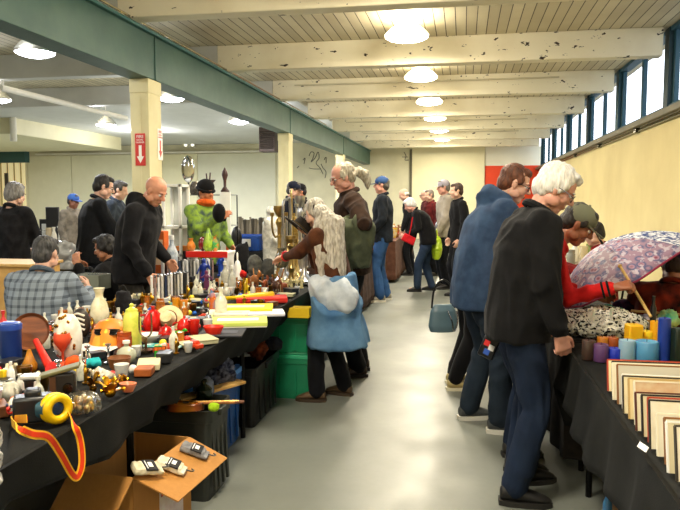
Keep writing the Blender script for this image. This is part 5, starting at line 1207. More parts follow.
# contents of the totes
def guitar_toy():
    z = .475; a = on_z(186, 411, z); t = thing('ukulele', 'small amber sunburst ukulele lying on the charcoal tote', 'ukulele', (a.x, a.y, z+.006), R(14)); t.scale = (.72,)*3; g = MB()
    pts = []
    for i in range(40):
        u = 2*PI*i/40; r = .078+.018*math.cos(2*u)-.006*math.cos(u); pts.append((r*1.35*math.cos(u), r*math.sin(u)*.95))
    g.prism(pts, 0, .05); m, tt = newmat('sunburst_wood'); sx = tt.n('ShaderNodeVectorMath', operation='LENGTH'); tt.L.new(tt.co(), sx.inputs[0]); tt.col(tt.ramp(sx.outputs['Value'], [(.03, '#d8962a'), (.09, '#8a4213'), (.12, '#3c1808')])); tt.set(Roughness=.2)
    g.build('soundbox', m, t, bevel=.006); MB().cyl((.0, 0, .0495), (.0, 0, .052), .022, n=24).build('sound_hole', M('plastic', '#1a0f08'), t); MB().box((.21, 0, .045), (.26, .028, .014)).build('neck', M('wood', '#b0712e', '#8a5420'), t, bevel=.003)
    MB().box((.355, 0, .047), (.06, .04, .012)).build('headstock', M('wood', '#6b3a16', '#4e280d'), t, bevel=.003); MB().box((-.06, 0, .053), (.014, .05, .006)).build('bridge', M('wood', '#3a1c0c'), t)
    for k in (-1.5, -.5, .5, 1.5): MB().cyl((-.06, k*.006, .057), (.35, k*.005, .056), .0007, n=4).build('string', M('metal', '#8a6a3a'), t)
guitar_toy()
z = .47
lathe_thing('bottle', 'wine_bottle', 'dark green glass bottle on the charcoal tote', 'bottle', (196, 380, 212, 401), ('ceramic', '#1b2a17', '#121c10', .1), z=z)
lump('ribbon', 'lime green ribbon hanging at the corner of the charcoal tote', 'ribbon', (207, 400, 220, 413), ('cloth', '#a9cf2a', '#8db81c'), z=z, seed=6)
box_thing('cassette', 'small white and red box on the charcoal tote', 'box', (183, 403, 200, 411), ('paper', '#eeeae2', '#d04a38'), z=z, d=.07)
lump('cloth_bundle', 'brown cloth bundle left of the ukulele on the charcoal tote', 'cloth', (128, 398, 158, 420), ('cloth', '#2a1d16', '#3b2a20'), z=z, seed=9)
# planks & bags over blue tote
z = .465
q = on_z(226, 392, z); t = thing('wooden_board', 'light wooden board lying across the blue tote', 'board', (q.x-.08, q.y-.0, z+.008), R(62)); MB().box((0, 0, 0), (.44, .07, .016)).build('plank', M('wood', '#d8b068', '#b88c48'), t, bevel=.002)
q = on_z(222, 397, z); t = thing('wooden_ruler', 'dark wooden strip next to the light board on the blue tote', 'ruler', (q.x-.12, q.y+.02, z+.006), R(60)); MB().box((0, 0, 0), (.40, .035, .012)).build('strip', M('wood', '#4c3a26', '#33261a'), t, bevel=.002)
lump('fabric_bundle', 'crumpled navy and silver fabric piled on the blue tote', 'fabric', (205, 352, 236, 386), ('cloth', '#1b1f33', '#7f8499', 30), z=z, seed=12, folds=.9, fscale=4)
lump('plastic_wrap', 'crumpled clear grey wrap left of the navy fabric', 'wrap', (193, 372, 214, 398), ('plastic', '#3a3e4c', '#8f96a6', .2), z=z, seed=13, folds=.9, fscale=4)
q = on_z(165, 380, .60); t = thing('metal_tray', 'long silver metal tray leaning out beneath the table edge', 'tray', on_z(166, 385, .56), rot=(R(10), 0, R(42))); MB().box((0, 0, 0), (.26, .05, .014)).build('tray_edge', M('metal', '#c9c9c6', '#9a9a98'), t, bevel=.003)
# black tote contents
z = .41
for i in range(8):
    a = on_z(252+i*4.0, 357-i*2.3, z); t = thing('plastic_strip', 'white plastic strip lying in a row across the black tote', 'strip', (a.x-.02, a.y, z+.012+.004*i), R(30), 'white plastic strips on the black tote'); MB().box((0, 0, 0), (.16, .022, .014)).build('strip', M('plastic', '#e2e0d6', '#c9c6ba'), t, bevel=.002)
lump('curly_ribbon', 'curly rust-brown ribbon heap on the black tote', 'ribbon', (246, 338, 268, 358), ('cloth', '#7d3a1a', '#4a1f0d', 30), z=z, seed=15, folds=1.2, fscale=6)
lump('dark_cloth', 'dark folded cloth at the back of the black tote', 'cloth', (262, 334, 284, 352), ('cloth', '#15161c', '#24262e'), z=z, seed=16)

# ---- cardboard box with flaps and socks
zb = .42; Fc = on_z(133, 478, zb); Rc = on_z(190, 437, zb); Lc = on_z(77, 470, zb); U = (Rc-Fc); Vv = (Lc-Fc); Lu, Lv = U.length, Vv.length; u = U.normalized(); n_ = V((-u.y, u.x, 0)); n_ = n_ if n_.dot(Vv) > 0 else -n_; Lv = max(.28, Vv.dot(n_))
cb = thing('cardboard_box', 'open brown cardboard box with flaps folded out, in front of the left table', 'box', (Fc.x, Fc.y, 0), math.atan2(u.y, u.x))
cm, tt = newmat('cardboard'); tt.col(tt.mix(tt.noise(60, 3, tt.mapped((1, 1, .15))), '#b8813c', '#a67232')); tt.set(Roughness=.8); TH = .006
# local x along u, y along n_, origin at the front corner
def flap(p0, p1, out, up_, L, nm='flap', seg=1):
    p0 = V(p0); p1 = V(p1); d = (V(out)*1).normalized(); e = d*math.cos(up_)*L+V((0, 0, math.sin(up_)*L)); nn = (p1-p0).cross(e).normalized()*TH
    ins = (p1-p0)*.02; return MB().rings([[p0, p1, p1+nn, p0+nn], [p0+ins+e, p1-ins+e, p1-ins+e+nn, p0+ins+e+nn]]).build(nm, cm, cb)
MB().box((Lu/2, TH/2, zb/2), (Lu, TH, zb)).box((Lu/2, Lv-TH/2, zb/2), (Lu, TH, zb)).box((TH/2, Lv/2, zb/2), (TH, Lv, zb)).box((Lu-TH/2, Lv/2, zb/2), (TH, Lv, zb)).box((Lu/2, Lv/2, .004), (Lu, Lv, .008)).build('walls', cm, cb)
f1 = flap((0, 0, zb), (Lu, 0, zb), (0, -1, 0), R(-22), .20); flap((0, Lv, zb), (0, 0, zb), (-1, 0, 0), R(-38), .22); flap((Lu, Lv, zb), (0, Lv, zb), (0, 1, 0), R(55), .16); flap((Lu, 0, zb), (Lu, Lv, zb), (1, 0, 0), R(-72), .14)
MB().box((Lu*.62, -.001, .2), (.20, .002, .2)).build('printed_label', M('paper', '#e8e6e0', '#c9a8a8'), cb)
for i in range(7): MB().box((Lu*.62-.08+i*.027, -.0025, .27), (.016, .002, .03)).build('printed_mark', M('paper', '#a8474a'), cb)
def flp(s_, d_): return cb.matrix_basis_pt(V((Lu*s_, -math.cos(R(22))*d_, zb-math.sin(R(22))*d_)))
Mcb = Matrix.Translation(cb.location) @ Matrix.Rotation(cb.rotation_euler.z, 4, 'Z')
def sock(label, s_, d_, ca, cb2, ang, zz=.0):
    p = Mcb @ V((Lu*s_, -math.cos(R(22))*d_, zb-math.sin(R(22))*d_+.012+zz)); t = thing('sock_pair', label, 'socks', p); t.rotation_euler = (Matrix.Rotation(cb.rotation_euler.z, 3, 'Z') @ Matrix.Rotation(R(22), 3, 'X') @ Matrix.Rotation(ang, 3, 'Z')).to_euler()
    g = MB(); g.box((0, 0, .004), (.062, .125, .016)); g.box((.004, .01, .014), (.058, .10, .012)); fused(g, 'knit', M('cloth', ca, cb2, 40), t, .005, 2, folds=.002, fscale=30)
    MB().box((.0, -.005, .021), (.068, .05, .006)).build('paper_band', M('paper', '#17171a'), t, bevel=.002); MB().box((0, -.005, .0248), (.03, .018, .001)).box((0, .012, .0248), (.05, .004, .001)).build('band_print', M('paper', '#e8e8e8'), t)
    MB().tube(bez([(0, -.06, .012), (0, -.082, .014), (.012, -.09, .014), (.018, -.078, .014)], 6), .0028, 6).build('hook', M('plastic', '#101010'), t)
sock('grey sock pair with black band, rightmost of three on the cardboard flap', .76, .085, '#8f8f92', '#6f6f73', .25)
sock('cream sock pair with black band in the middle of the cardboard flap', .36, .075, '#e6dfc9', '#cfc6ab', .25)
sock('cream sock pair half fallen into the box, leftmost of three', .12, .03, '#e0d8be', '#c6bb9a', .9, .012)
for i in range(6):
    p = Mcb @ V((Lu*rnd.uniform(.2, .8), Lv*rnd.uniform(.25, .75), .10)); t = thing('rolled_sock', 'dark rolled sock lying inside the cardboard box', 'socks', p, rnd.uniform(0, 3), 'dark rolled socks inside the cardboard box')
    g = MB(); g.ell((0, 0, 0), (.08, .05, .045)); g.ell((.03, .02, .03), (.06, .04, .04)); fused(g, 'knit', M('cloth', ['#3a2018', '#1b1c22'][i % 2], ['#5a2c1c', '#2d2f38'][i % 2]), t, .01, 1, folds=.006, fscale=14, seed=i)
# white lace thing at left edge hanging
c = at_x(0, 450, -1.17); t = thing('lace_figure', 'black and white carved figure hanging at the left photo edge', 'ornament', c+V((-.02, 0, 0)))
g = MB(); g.ell((0, 0, .03), (.02, .03, .035)); g.ell((0, 0, -.03), (.018, .028, .035)); g.ell((0, .0, -.08), (.018, .022, .02)); fused(g, 'figure', M('ceramic', '#e8e6e0', '#101012'), t, .005, 1, folds=.004, fscale=40); MB().cyl((0, 0, .06), (-.05, 0, .14), .002).build('cord', M('plastic', '#111111'), t)

# ---- back part of the stall: rack, cabinets, sculptures
zr = TZ
c = on_z(208, 262, zr); rk = thing('wire_rack', 'black wire display rack on the cross table', 'rack', (at_y(208, 200, 7.45).x, 7.45, 0)); wm = M('metal', '#1a1a1c', '#101012', .4); rx = rk.location.x; x0r, x1r = at_y(183, 200, 7.45).x-rx, at_y(233, 200, 7.45).x-rx; ht = at_y(208, 195, 7.45).z
for x in (x0r, x1r):
    for y in (-.14, .14): MB().cyl((x, y, 0), (x, y, ht), .007).build('upright', wm, rk)
for z_ in (.12, .52, .95, 1.2, ht):
    g = MB(); 
    for y in (-.14, -.07, 0, .07, .14): g.cyl((x0r, y, z_), (x1r, y, z_), .004, n=6)
    for x in (x0r, x1r): g.cyl((x, -.14, z_), (x, .14, z_), .005, n=6)
    g.build('wire_shelf', wm, rk)
ra, rb = at_y(189, 255, 6.3).x, at_y(230, 255, 6.3).x; rs_ = thing('red_shelf', 'low riser shelf with bright red edge on the cross table', 'shelf', ((ra+rb)/2, 6.35, TZ)); zt_ = at_y(210, 252, 6.22).z-TZ
MB().box((0, 0, zt_-.01), (rb-ra, .24, .02)).build('shelf_board', M('plastic', '#e8e6e0'), rs_, bevel=.002); MB().box((0, -.126, zt_-.025), (rb-ra, .012, .06)).build('red_edge', M('plastic', '#d8261c'), rs_, bevel=.003)
for sx in (-1, 1): MB().box((sx*(rb-ra-.03)/2, 0, (zt_-.02)/2), (.02, .22, zt_-.02)).build('shelf_leg', M('plastic', '#e8e6e0'), rs_)
q = at_y(226, 250, 7.22); hq = at_y(226, 192, 7.22).z; t = thing('white_panel', 'tall narrow white board standing at the right side of the wire rack', 'board', (q.x, 7.22, 0)); MB().box((0, 0, hq/2), (.12, .018, hq)).build('panel', M('paper', '#f0f0ec', '#dedede'), t); MB().box((-.02, -.011, 1.2), (.025, .004, .09)).build('orange_tag', M('paper', '#d86a28'), t); MB().box((.02, -.011, 1.0), (.03, .004, .14)).build('orange_tag', M('paper', '#c85a20'), t)
for i, (bx, lab, mt) in enumerate([((198, 240, 207, 256), 'dark red toy helmet on the red-edged shelf', ('ceramic', '#7a1a1e', '#4a0f12')), ((186, 242, 196, 256), 'orange ceramic vase at the left of the rack', ('ceramic', '#d8822a', '#b0601a')), ((211, 238, 219, 256), 'green and orange patterned vase on the rack', ('ceramic', '#3fa04a', '#d8762a')), ((204, 222, 213, 240), 'lime green round vase in the rack', ('ceramic', '#9fc23a', '#6f962a'))]):
    lathe_thing(['ball', 'vase', 'vase', 'pear'][i], ['toy_helmet', 'vase', 'vase', 'vase'][i], lab, ['helmet', 'vase', 'vase', 'vase'][i], bx, mt, z=TZ+zt_).location = (at_y((bx[0]+bx[2])/2, 240, 6.33).x, 6.33, TZ+zt_)
cy = 6.3
c = at_y(190, 200, 6.42); t = thing('boat_sculpture', 'dark wooden boat-shaped carving on top of the rack', 'carving', (at_y(208, 180, 7.45).x, 7.45, ht+.006)); MB().cyl((0, 0, 0), (0, 0, .13), .02).build('stand', M('wood', '#43221a'), t); MB().lathe([(.001, .12), (.05, .12), (.095, .165), (.09, .166), (.001, .132)], sx=1.0, sy=.5).build('hull', M('wood', '#43221a', '#2c1510'), t); MB().cyl((-.01, 0, .14), (-.02, 0, .24), .008).cyl((.018, 0, .14), (.028, 0, .25), .008).build('mast', M('wood', '#43221a'), t)
t = thing('club_sculpture', 'dark wooden club-shaped carving standing on top of the rack', 'carving', (at_y(225, 190, 7.45).x, 7.45, ht+.006)); MB().lathe([(.001, 0), (.045, 0), (.05, .04), (.03, .07), (.016, .09), (.018, .16), (.035, .22), (.03, .26), (.001, .31)]).build('club', M('wood', '#3f1d18', '#26100d'), t)
# silver oval mirror on stand
p = at_y(188, 169, 7.15); t = thing('oval_mirror', 'large silver oval dish on a thin stand left of the wire rack', 'dish', (p.x, 7.15, 0)); zc_ = p.z
MB().ell((0, 0, zc_), (.078, .02, .15), n=28, m=16).build('silver_dish', M('metal', '#e6e8ea', '#c4c6ca', .08), t); MB().cyl((0, .01, .012), (0, .01, zc_-.12), .009).build('stand_pole', M('metal', '#55565a'), t); MB().cyl((0, .01, 0), (0, .01, .014), .09, n=24).build('stand_base', M('metal', '#55565a'), t)
p = at_y(195, 181, 7.45); t = thing('grey_vase', 'small grey round pot right of the silver oval dish', 'pot', (p.x, 7.45, ht+.006)); MB().lathe([(.001, 0), (.05, 0), (.07, .05), (.055, .11), (.035, .15), (.001, .15)]).build('pot', M('ceramic', '#5a544c', '#3f3a34'), t)
# white framed cabinet
x_ = at_y(174, 200, 6.9).x; t = thing('display_cabinet', 'narrow white framed glass cabinet left of the wire rack', 'cabinet', (x_, 6.95, 0)); hc = at_y(174, 184, 6.8).z; wc = .22
for a in (-1, 1):
    for b_ in (-1, 1): MB().box((a*(wc/2-.015), b_*.11, hc/2), (.03, .03, hc)).build('frame_post', M('paint', '#ecebe6'), t, bevel=.003)
for z_ in (.02, .9, 1.2, hc-.015): MB().box((0, 0, z_), (wc, .25, .03)).build('shelf', M('paint', '#e4e3dd'), t, bevel=.003)
MB().box((0, .118, hc/2), (wc-.05, .006, hc-.06)).build('back_panel', M('paint', '#cfd2cc'), t)
# orange box, big glass bottle on table A near bald man
lathe_thing('bottle', 'glass_demijohn', 'large clear glass bottle right of the orange carton', 'bottle', (166, 236, 178, 274), ('ceramic', '#bcc4cc', '#8f99a4', .06), z=.83, mat2=('plastic', '#dddddd'))
box_thing('carton', 'tall orange carton beside the bald man', 'box', (156, 231, 167, 273), ('paper', '#dd6a1c', '#c65410'), z=.83, d=.10, mat2=('paper', '#f0c9a0'), panel=True)
t = thing('display_crate', 'black crate raising the orange carton and glass bottle on the cross table', 'crate', (at_y(168, 270, 5.95).x, 5.98, TZ)); MB().box((0, 0, .034), (.34, .3, .066)).build('crate_body', M('plastic', '#19191b'), t, bevel=.004); MB().box((0, -.152, .034), (.3, .006, .04)).build('crate_label', M('paper', '#cfcfca'), t)
box_thing('shoe_box', 'dark box with orange top left of the dark red helmet', 'box', (178, 246, 190, 268), ('paper', '#26262a', '#1a1a1c'), d=.12, lid=True, mat2=('paper', '#c9762e'))
lump('grey_bag', 'slumped dark grey bag with pale print right of the rack', 'bag', (246, 250, 264, 278), ('cloth', '#4a4b48', '#6b6c66', 20), seed=21); lump('grey_bag', 'slumped mid grey bag nearest the brass instruments', 'bag', (260, 254, 276, 278), ('cloth', '#5e5f5c', '#474846', 20), seed=22); lump('black_bag', 'black draped bag between the rack and grey bags', 'bag', (233, 236, 250, 276), ('cloth', '#111113', '#1c1c1f', 10), seed=23)
statuette('angel_statue', 'white angel statue standing left of the brass instruments', 'statue', (264, 205, 279, 273), ('ceramic', '#dcdcd6', '#b9bab4'), z=TZ, seed=31)
# brass instruments
def horn(label, px, py, top, c1, seed, kind):
    Yh = 5.85+.12*(seed % 6); q = at_y(px, 200, Yh); q.z = TZ+.002; H_ = at_y(px, top, q.y).z-TZ; t = thing(['trumpet', 'trombone', 'candelabrum'][kind], label, 'instrument' if kind < 2 else 'candlestick', q, seed*.9); m = M('metal', c1, '#a88a4a' if c1 != '#d9dadc' else '#9a9ba0', .3)
    if kind == 0:
        MB().lathe([(.075, 0), (.06, .015), (.03, .06), (.016, .14), (.013, H_*.5)], n=18).build('bell', m, t); MB().tube(bez([(0, 0, H_*.5), (0, 0, H_*.85), (.03, 0, H_*.92), (.055, 0, H_*.85), (.055, 0, H_*.3), (.03, 0, H_*.22), (.02, 0, H_*.3), (.02, 0, H_*.98)]), .012, 8).build('tubing', m, t); 
        for k in range(3): MB().cyl((.012+.016*k-.02, .02, H_*.45), (.012+.016*k-.02, .02, H_*.68), .009).build('valve', m, t)
    elif kind == 1:
        MB().lathe([(.095, 0), (.07, .02), (.035, .09), (.018, .2), (.014, H_*.6)], n=18).build('bell', m, t); MB().tube(bez([(0, 0, H_*.6), (0, 0, H_*.94), (.04, 0, H_), (.08, 0, H_*.94), (.08, 0, H_*.12), (.06, 0, H_*.06), (.04, 0, H_*.12), (.04, 0, H_*.8)]), .012, 8).build('slide', m, t)
    else:
        MB().lathe([(r_*.17, z_*H_) for r_, z_ in PROF['stick']], n=16).build('stem', m, t)
        for k in (-1, 1): MB().tube(bez([(0, 0, H_*.6), (k*.05, 0, H_*.58), (k*.08, 0, H_*.7), (k*.08, 0, H_*.85)]), .010, 8).build('arm', m, t); MB().lathe([(.005, 0), (.018, .01), (.02, .04), (.001, .04)], (k*.08, 0, H_*.85)).build('candle_cup', m, t)
br = '#dcc488'; sv = '#d9dadc'
for i, a in enumerate([('tall silver trombone leftmost of the brass cluster', 283, 270, 200, sv, 1, 1), ('tall brass trombone beside the silver one', 291, 268, 192, br, 2, 1), ('silver trumpet standing at the front of the brass cluster', 286, 275, 222, sv, 3, 0), ('brass trumpet in the middle of the cluster', 296, 273, 212, br, 4, 0), ('tall silver candelabrum in the brass cluster', 300, 267, 196, sv, 5, 2), ('short brass candelabrum in front of the cluster', 291, 277, 236, br, 6, 2), ('silver trumpet at the right end of the brass cluster', 304, 272, 218, sv, 7, 0), ('tall brass candelabrum at the back of the cluster', 279, 266, 206, br, 8, 2)]): horn(*a)
# dark book / hat held by the woman
q = wp(G_, G_['Hd'][-1]); t = thing('dark_hat', 'black brimmed hat held up in the grey-haired woman\'s hand', 'hat', q+V((-.06, -.03, .06)), rot=(R(-14), R(38), 0)); MB().lathe([(.001, .075), (.06, .07), (.075, .0), (.14, -.012), (.14, -.006), (.08, .006)], n=28).build('felt', M('cloth', '#1a1613', '#2a231c'), t); MB().tube(circ(.083, 26, (0, 0, .008)), .006, 6, closed=True).build('hat_band', M('cloth', '#4a3a20'), t)

# ---- further left: things behind the seated man
def table_simple(label, x0, x1, y0, y1, cl, clabel):
    table(label, x0+.02, x1-.02, y0+.02, y1-.02); cloth(clabel, x0, x1, y0, y1, lambda s, u, p: (.06, .02), cl, 5)
table_simple('folding table under black cloth behind the standing men at far left', at_y(18, 240, 12).x, at_y(112, 240, 11.5).x, 10.3, 11.9, m_bcloth, 'black cloth over the far left table')
for i, (bx, lab) in enumerate([((43, 219, 61, 229), 'wide black box on the far left table'), ((63, 220, 78, 230), 'low black box right of the wide one on the far left table')]): box_thing('black_case', lab, 'case', (bx[0], bx[1], bx[2], bx[3]+13), ('plastic', '#131316', '#1f1f22'), d=.25, mat2=('paper', '#b8b8b2'), panel=True)
box_thing('black_case', 'open black case lid standing on the far left table', 'case', (46, 207, 60, 244), ('plastic', '#0e0e10', '#1b1b1e'), d=.04)
lathe_thing('bottle', 'bottle', 'small orange bottle on the far left table', 'bottle', (64, 221, 69, 242), ('plastic', '#d86a1e')); 
for i in range(9): lathe_thing(['vase', 'stick', 'jar'][i % 3], 'ornament', 'small pale ornament standing on the far left table', 'ornament', (36+i*5, 230-(i*7 % 6), 42+i*5, 245), ('ceramic', ['#cfc8b4', '#b8b8b0', '#a89878'][i % 3]), group='pale ornaments on the far left table')
# pale crate left edge + container, plastic bags
p = on_z(12, 300, .55); t = thing('wooden_chest', 'pale plywood chest at the left photo edge in front of the person in black coat', 'chest', (at_y(8, 290, 4.9).x, 4.95, 0)); hb_ = at_y(8, 266, 4.8).z; MB().box((0, 0, hb_/2), (.62, .4, hb_)).build('chest_body', M('wood', '#d0a560', '#b98c48'), t, bevel=.006); MB().box((0, 0, hb_+.012), (.66, .44, .024)).build('lid', M('wood', '#d8b070', '#c09850'), t, bevel=.004)
table_simple('small side table between the seated men', -4.35, -3.5, 5.45, 5.95, M('cloth', '#2a2a28', '#3a3a38'), 'dark grey cloth over the small side table between the seated men')
lathe_thing('bowl', 'cooking_pan', 'wide dark steel pan on the small side table', 'pan', (58, 268, 88, 284), ('metal', '#5c5e58', '#3c3e3a', .3)); box_thing('plastic_tub', 'shallow clear plastic tub next to the steel pan', 'tub', (78, 274, 106, 290), ('plastic', '#8f9488', '#747a6c', .2), d=.2)
lump('plastic_bag', 'shiny crumpled silver-grey plastic bag in front of the standing men', 'bag', (52, 228, 76, 284), ('plastic', '#a9acad', '#5e6264', .15), seed=31, folds=1.0, fscale=4)
# ---- mid distance stalls left of aisle
table_simple('long trestle table with black cloth behind the cross table', -4.6, -2.4, 9.2, 10.3, m_bcloth, 'black cloth over the trestle table behind the cross table')
t = tote('royal blue plastic bin with white label on the table behind the cross table', at_y(236, 230, 9.6).x, at_y(263, 230, 9.6).x, 9.4, 9.9, .22, ('plastic', '#1f4fa8', '#1a4492', .4), z=TZ); q = bpy.data.objects
MB().box((0.0, -.245, .12), (.16, .006, .11)).build('paper_label', M('paper', '#e6e6e0', '#c9ccd2'), t)
lathe_thing('ball', 'bowling_ball', 'black ball left of the royal blue bin', 'ball', (231, 226, 242, 252), ('plastic', '#101012')); 
for i in range(10): lathe_thing(['jar', 'vase', 'can'][i % 3], 'stall_ornament', 'small dim ornament inside or behind the royal blue bin', 'ornament', (238+i*2.6, 217+(i*5 % 4), 242+i*2.6, 236), ('ceramic', ['#6a6458', '#8a8272', '#4a463e'][i % 3]), group='dim ornaments at the royal blue bin', z=TZ+.1)
table_simple('trestle table with white cloth along the left of the aisle in mid distance', -2.2, -1.3, 8.8, 11.6, M('cloth', '#3a2a24', '#4c3830'), 'dark brown cloth over the aisle table in mid distance')
table_simple('distant trestle table along the left of the aisle', -2.1, -1.2, 12.2, 16.5, M('cloth', '#5a3a2a', '#6c4838'), 'rust brown cloth over the distant aisle table')
cs = ['#d8c8a0', '#c9431f', '#e0b02a', '#8a6a3a', '#f0ede4', '#b8501c', '#7a3a1c', '#d8d4c4']
for i in range(26):
    x = -1.28-.75*rnd.random(); y = 8.95+2.4*(i/26) if i < 13 else 12.4+3.8*((i-13)/13); k = ['vase', 'bowl', 'jar', 'kettle', 'bottle'][i % 5]; px, py = px_of((x, y, TZ)); s_ = ppm((x, y, TZ))*.14
    lathe_thing(k, ['vase', 'bowl', 'jar', 'teapot', 'bottle'][i % 5], '%s %s %s on the %s aisle table' % (['plump', 'slim', 'low', 'tall'][i % 4], {'#d8c8a0': 'beige', '#c9431f': 'vermilion', '#e0b02a': 'golden', '#8a6a3a': 'brown', '#f0ede4': 'white', '#b8501c': 'rust', '#7a3a1c': 'chestnut', '#d8d4c4': 'ivory'}[cs[i % 8]], ['vase', 'bowl', 'jar', 'teapot', 'bottle'][i % 5], 'mid-distance' if i < 13 else 'distant'), ['vase', 'bowl', 'jar', 'teapot', 'bottle'][i % 5], (px-s_/2, py-s_*1.4, px+s_/2, py), ('ceramic', cs[i % 8], cs[(i+2) % 8]), n=14)
# ================================================================= RIGHT STALL
XC0, XC1, YC0, YC1 = .52, 1.42, .9, 3.62
table('trestle table of framed prints and candles under black cloth on the right', XC0+.02, XC1-.02, YC0+.02, YC1-.02)
cloth('black cloth hanging over the right-hand table', XC0, XC1, YC0, YC1, lambda s, u, p: (.50+.03*math.sin(p.y*4) if s == 'w' else .3, .03), m_bcloth, 11, amp=.018)
table('second trestle table beyond the candles on the right', .56, 1.06, 3.70, 5.3); cloth('dark cloth over the second right-hand table', .54, 1.08, 3.68, 5.32, lambda s, u, p: (.12, .02), M('cloth', '#15120f', '#221d18'), 12)
# small white tag on the cloth
q = at_x(643, 447, .492); t = thing('price_tag', 'small white tag pinned to the black cloth of the right table', 'tag', q, R(-90), rot=(R(60), 0, R(-75))); MB().box((0, 0, 0), (.045, .016, .002)).build('card', M('paper', '#ffffff'), t)
# matted prints
pc = [('#e6d6a8', '#6a4a2c'), ('#c9cfae', '#6a7a5a'), ('#efe3c0', '#5a1f1c'), ('#f0e8cc', '#3f5f9a')] + [('#efe0b4', '#d8cda8'), ('#efe6c6', '#22201e'), ('#f0ead6', '#d8c690'), ('#c9c4b4', '#8a8a80'), ('#e8d28a', '#d8b860'), ('#efe4bc', '#3a342c'), ('#ead9a6', '#cfc39a'), ('#c98a5a', '#8a4a24'), ('#f3ecd4', '#2a2622'), ('#e0d4ae', '#c0b088'), ('#efe9d8', '#a9a08a'), ('#f4efe0', '#b84a30'), ('#efe8d2', '#5a6a4a'), ('#f6f2e6', '#1f1d1c'), ('#e9dcb4', '#a86a3a'), ('#f4eedd', '#6a7a5a')]
pl = ['sepia-pictured', 'pale green-matted', 'maroon-edged', 'cream with blue picture'] + ['red-edged', 'black-bordered cream', 'plain cream', 'grey-matted', 'golden yellow', 'dark-pictured cream', 'pale tan', 'orange-brown framed', 'ivory with black picture', 'beige', 'white with grey picture', 'white with red picture', 'ivory with green picture', 'bright white black-bordered', 'tan with brown picture', 'white with green picture']
N = 20
pc = pc[4:]+pc[:4]; pl = pl[4:]+pl[:4]; ec = ['#b8432c', '#22201e', '#f4ecd0', '#8a5a2c', '#fbf8ee', '#3a342c', '#c9a86a', '#f4ecd0', '#5a2a1c', '#1d1c1b']
for i in range(N):
    y = 2.66-i*.056; x = .548+.006*math.sin(i*2.1); w = .36+.02*((i*7) % 3); h = .118+.007*((i*5) % 4)
    t = thing('matted_print', '%s print, number of rows from the candles told by its look, in the slanting print row' % pl[i] if 0 else '%s print standing in the slanting row on the right table' % pl[i], 'print', (x+w/2, y, TZ+.004), rot=(R(14), 0, R(1.5*math.sin(i))))
    t.rotation_euler[0] = R(-14)
    MB().box((0, 0, h/2), (w, .012, h)).build('mat_board', M('paper', pc[i][0], '#e2d6b2' if i % 3 else pc[i][0]), t, bevel=.001); MB().box((.01, -.0065, h/2-.01), (w*.72, .002, h*.62)).build('picture', M('paper', pc[i][1], pc[(i+3) % 20][1]), t)
    MB().box((-w/2+.0, 0, h/2), (.004, .0135, h*.99)).box((0, 0, h), (w, .0135, .005)).build('sleeve_edge', M('plastic', ec[i % 10], None, .4), t)
for i in range(10):
    y = 2.58-i*.09; t = thing('matted_print', '%s print in the second row at the right photo edge' % pl[(i*3+2) % 16], 'print', (1.16, y, TZ+.004), rot=(R(-14), 0, 0)); h = .14
    MB().box((0, 0, h/2), (.34, .012, h)).build('mat_board', M('paper', pc[(i*3+2) % 16][0]), t, bevel=.001); MB().box((0, -.0065, h/2), (.25, .002, h*.62)).build('picture', M('paper', pc[(i*3+2) % 16][1]), t)
# candles
def candle(kind, label, box, c, c2=None, z=TZ, sq=False):
    if sq:
        c_, w, h = fit(*box, z=z); t = thing('candle', label, 'candle', c_, .2); MB().box((0, 0, h/2), (w*.85, w*.8, h)).build('body', M('candle', c), t, bevel=.008, subsurf=0); MB().cyl((0, 0, h), (0, 0, h+.01), .0018, n=6).build('wick', M('plastic', '#26211c'), t)
    else: lathe_thing('pillar', 'candle', label, 'candle', box, ('candle', c), z=z)
candle(0, 'tall dark blue pillar candle, tallest of the candles', (658, 318, 670, 364), '#17358c')
candle(0, 'large light blue candle left of the tall dark blue pillar', (635, 341, 658, 364), '#4f8fb8')
candle(0, 'pale blue candle left of the large light blue one', (619, 340, 635, 363), '#86a9bd')
candle(0, 'short royal blue candle left of the pale blue ones', (608, 348, 621, 362), '#1f33b0')
candle(0, 'short purple candle left of the royal blue one', (594, 344, 608, 362), '#5b3a68')
candle(0, 'dark brown candle leftmost on the right table', (582, 340, 595, 360), '#3c2a22')
candle(0, 'wide yellow square candle behind the pale blue candles', (625, 324, 642, 352), '#ecb818', sq=True)
candle(0, 'short bright yellow candle between the two taller yellow ones', (641, 331, 652, 350), '#f5d21a')
candle(0, 'tall golden candle beside the dark blue pillar', (650, 321, 660, 350), '#e0a412')
candle(0, 'amber candle behind the purple candle', (597, 337, 608, 350), '#b8741c'); candle(0, 'rust orange candle behind the royal blue candle', (607, 337, 618, 350), '#9a4a1a')
candle(0, 'dark green square candle right of the tall blue pillar', (671, 328, 688, 366), '#1d2a1e', sq=True)
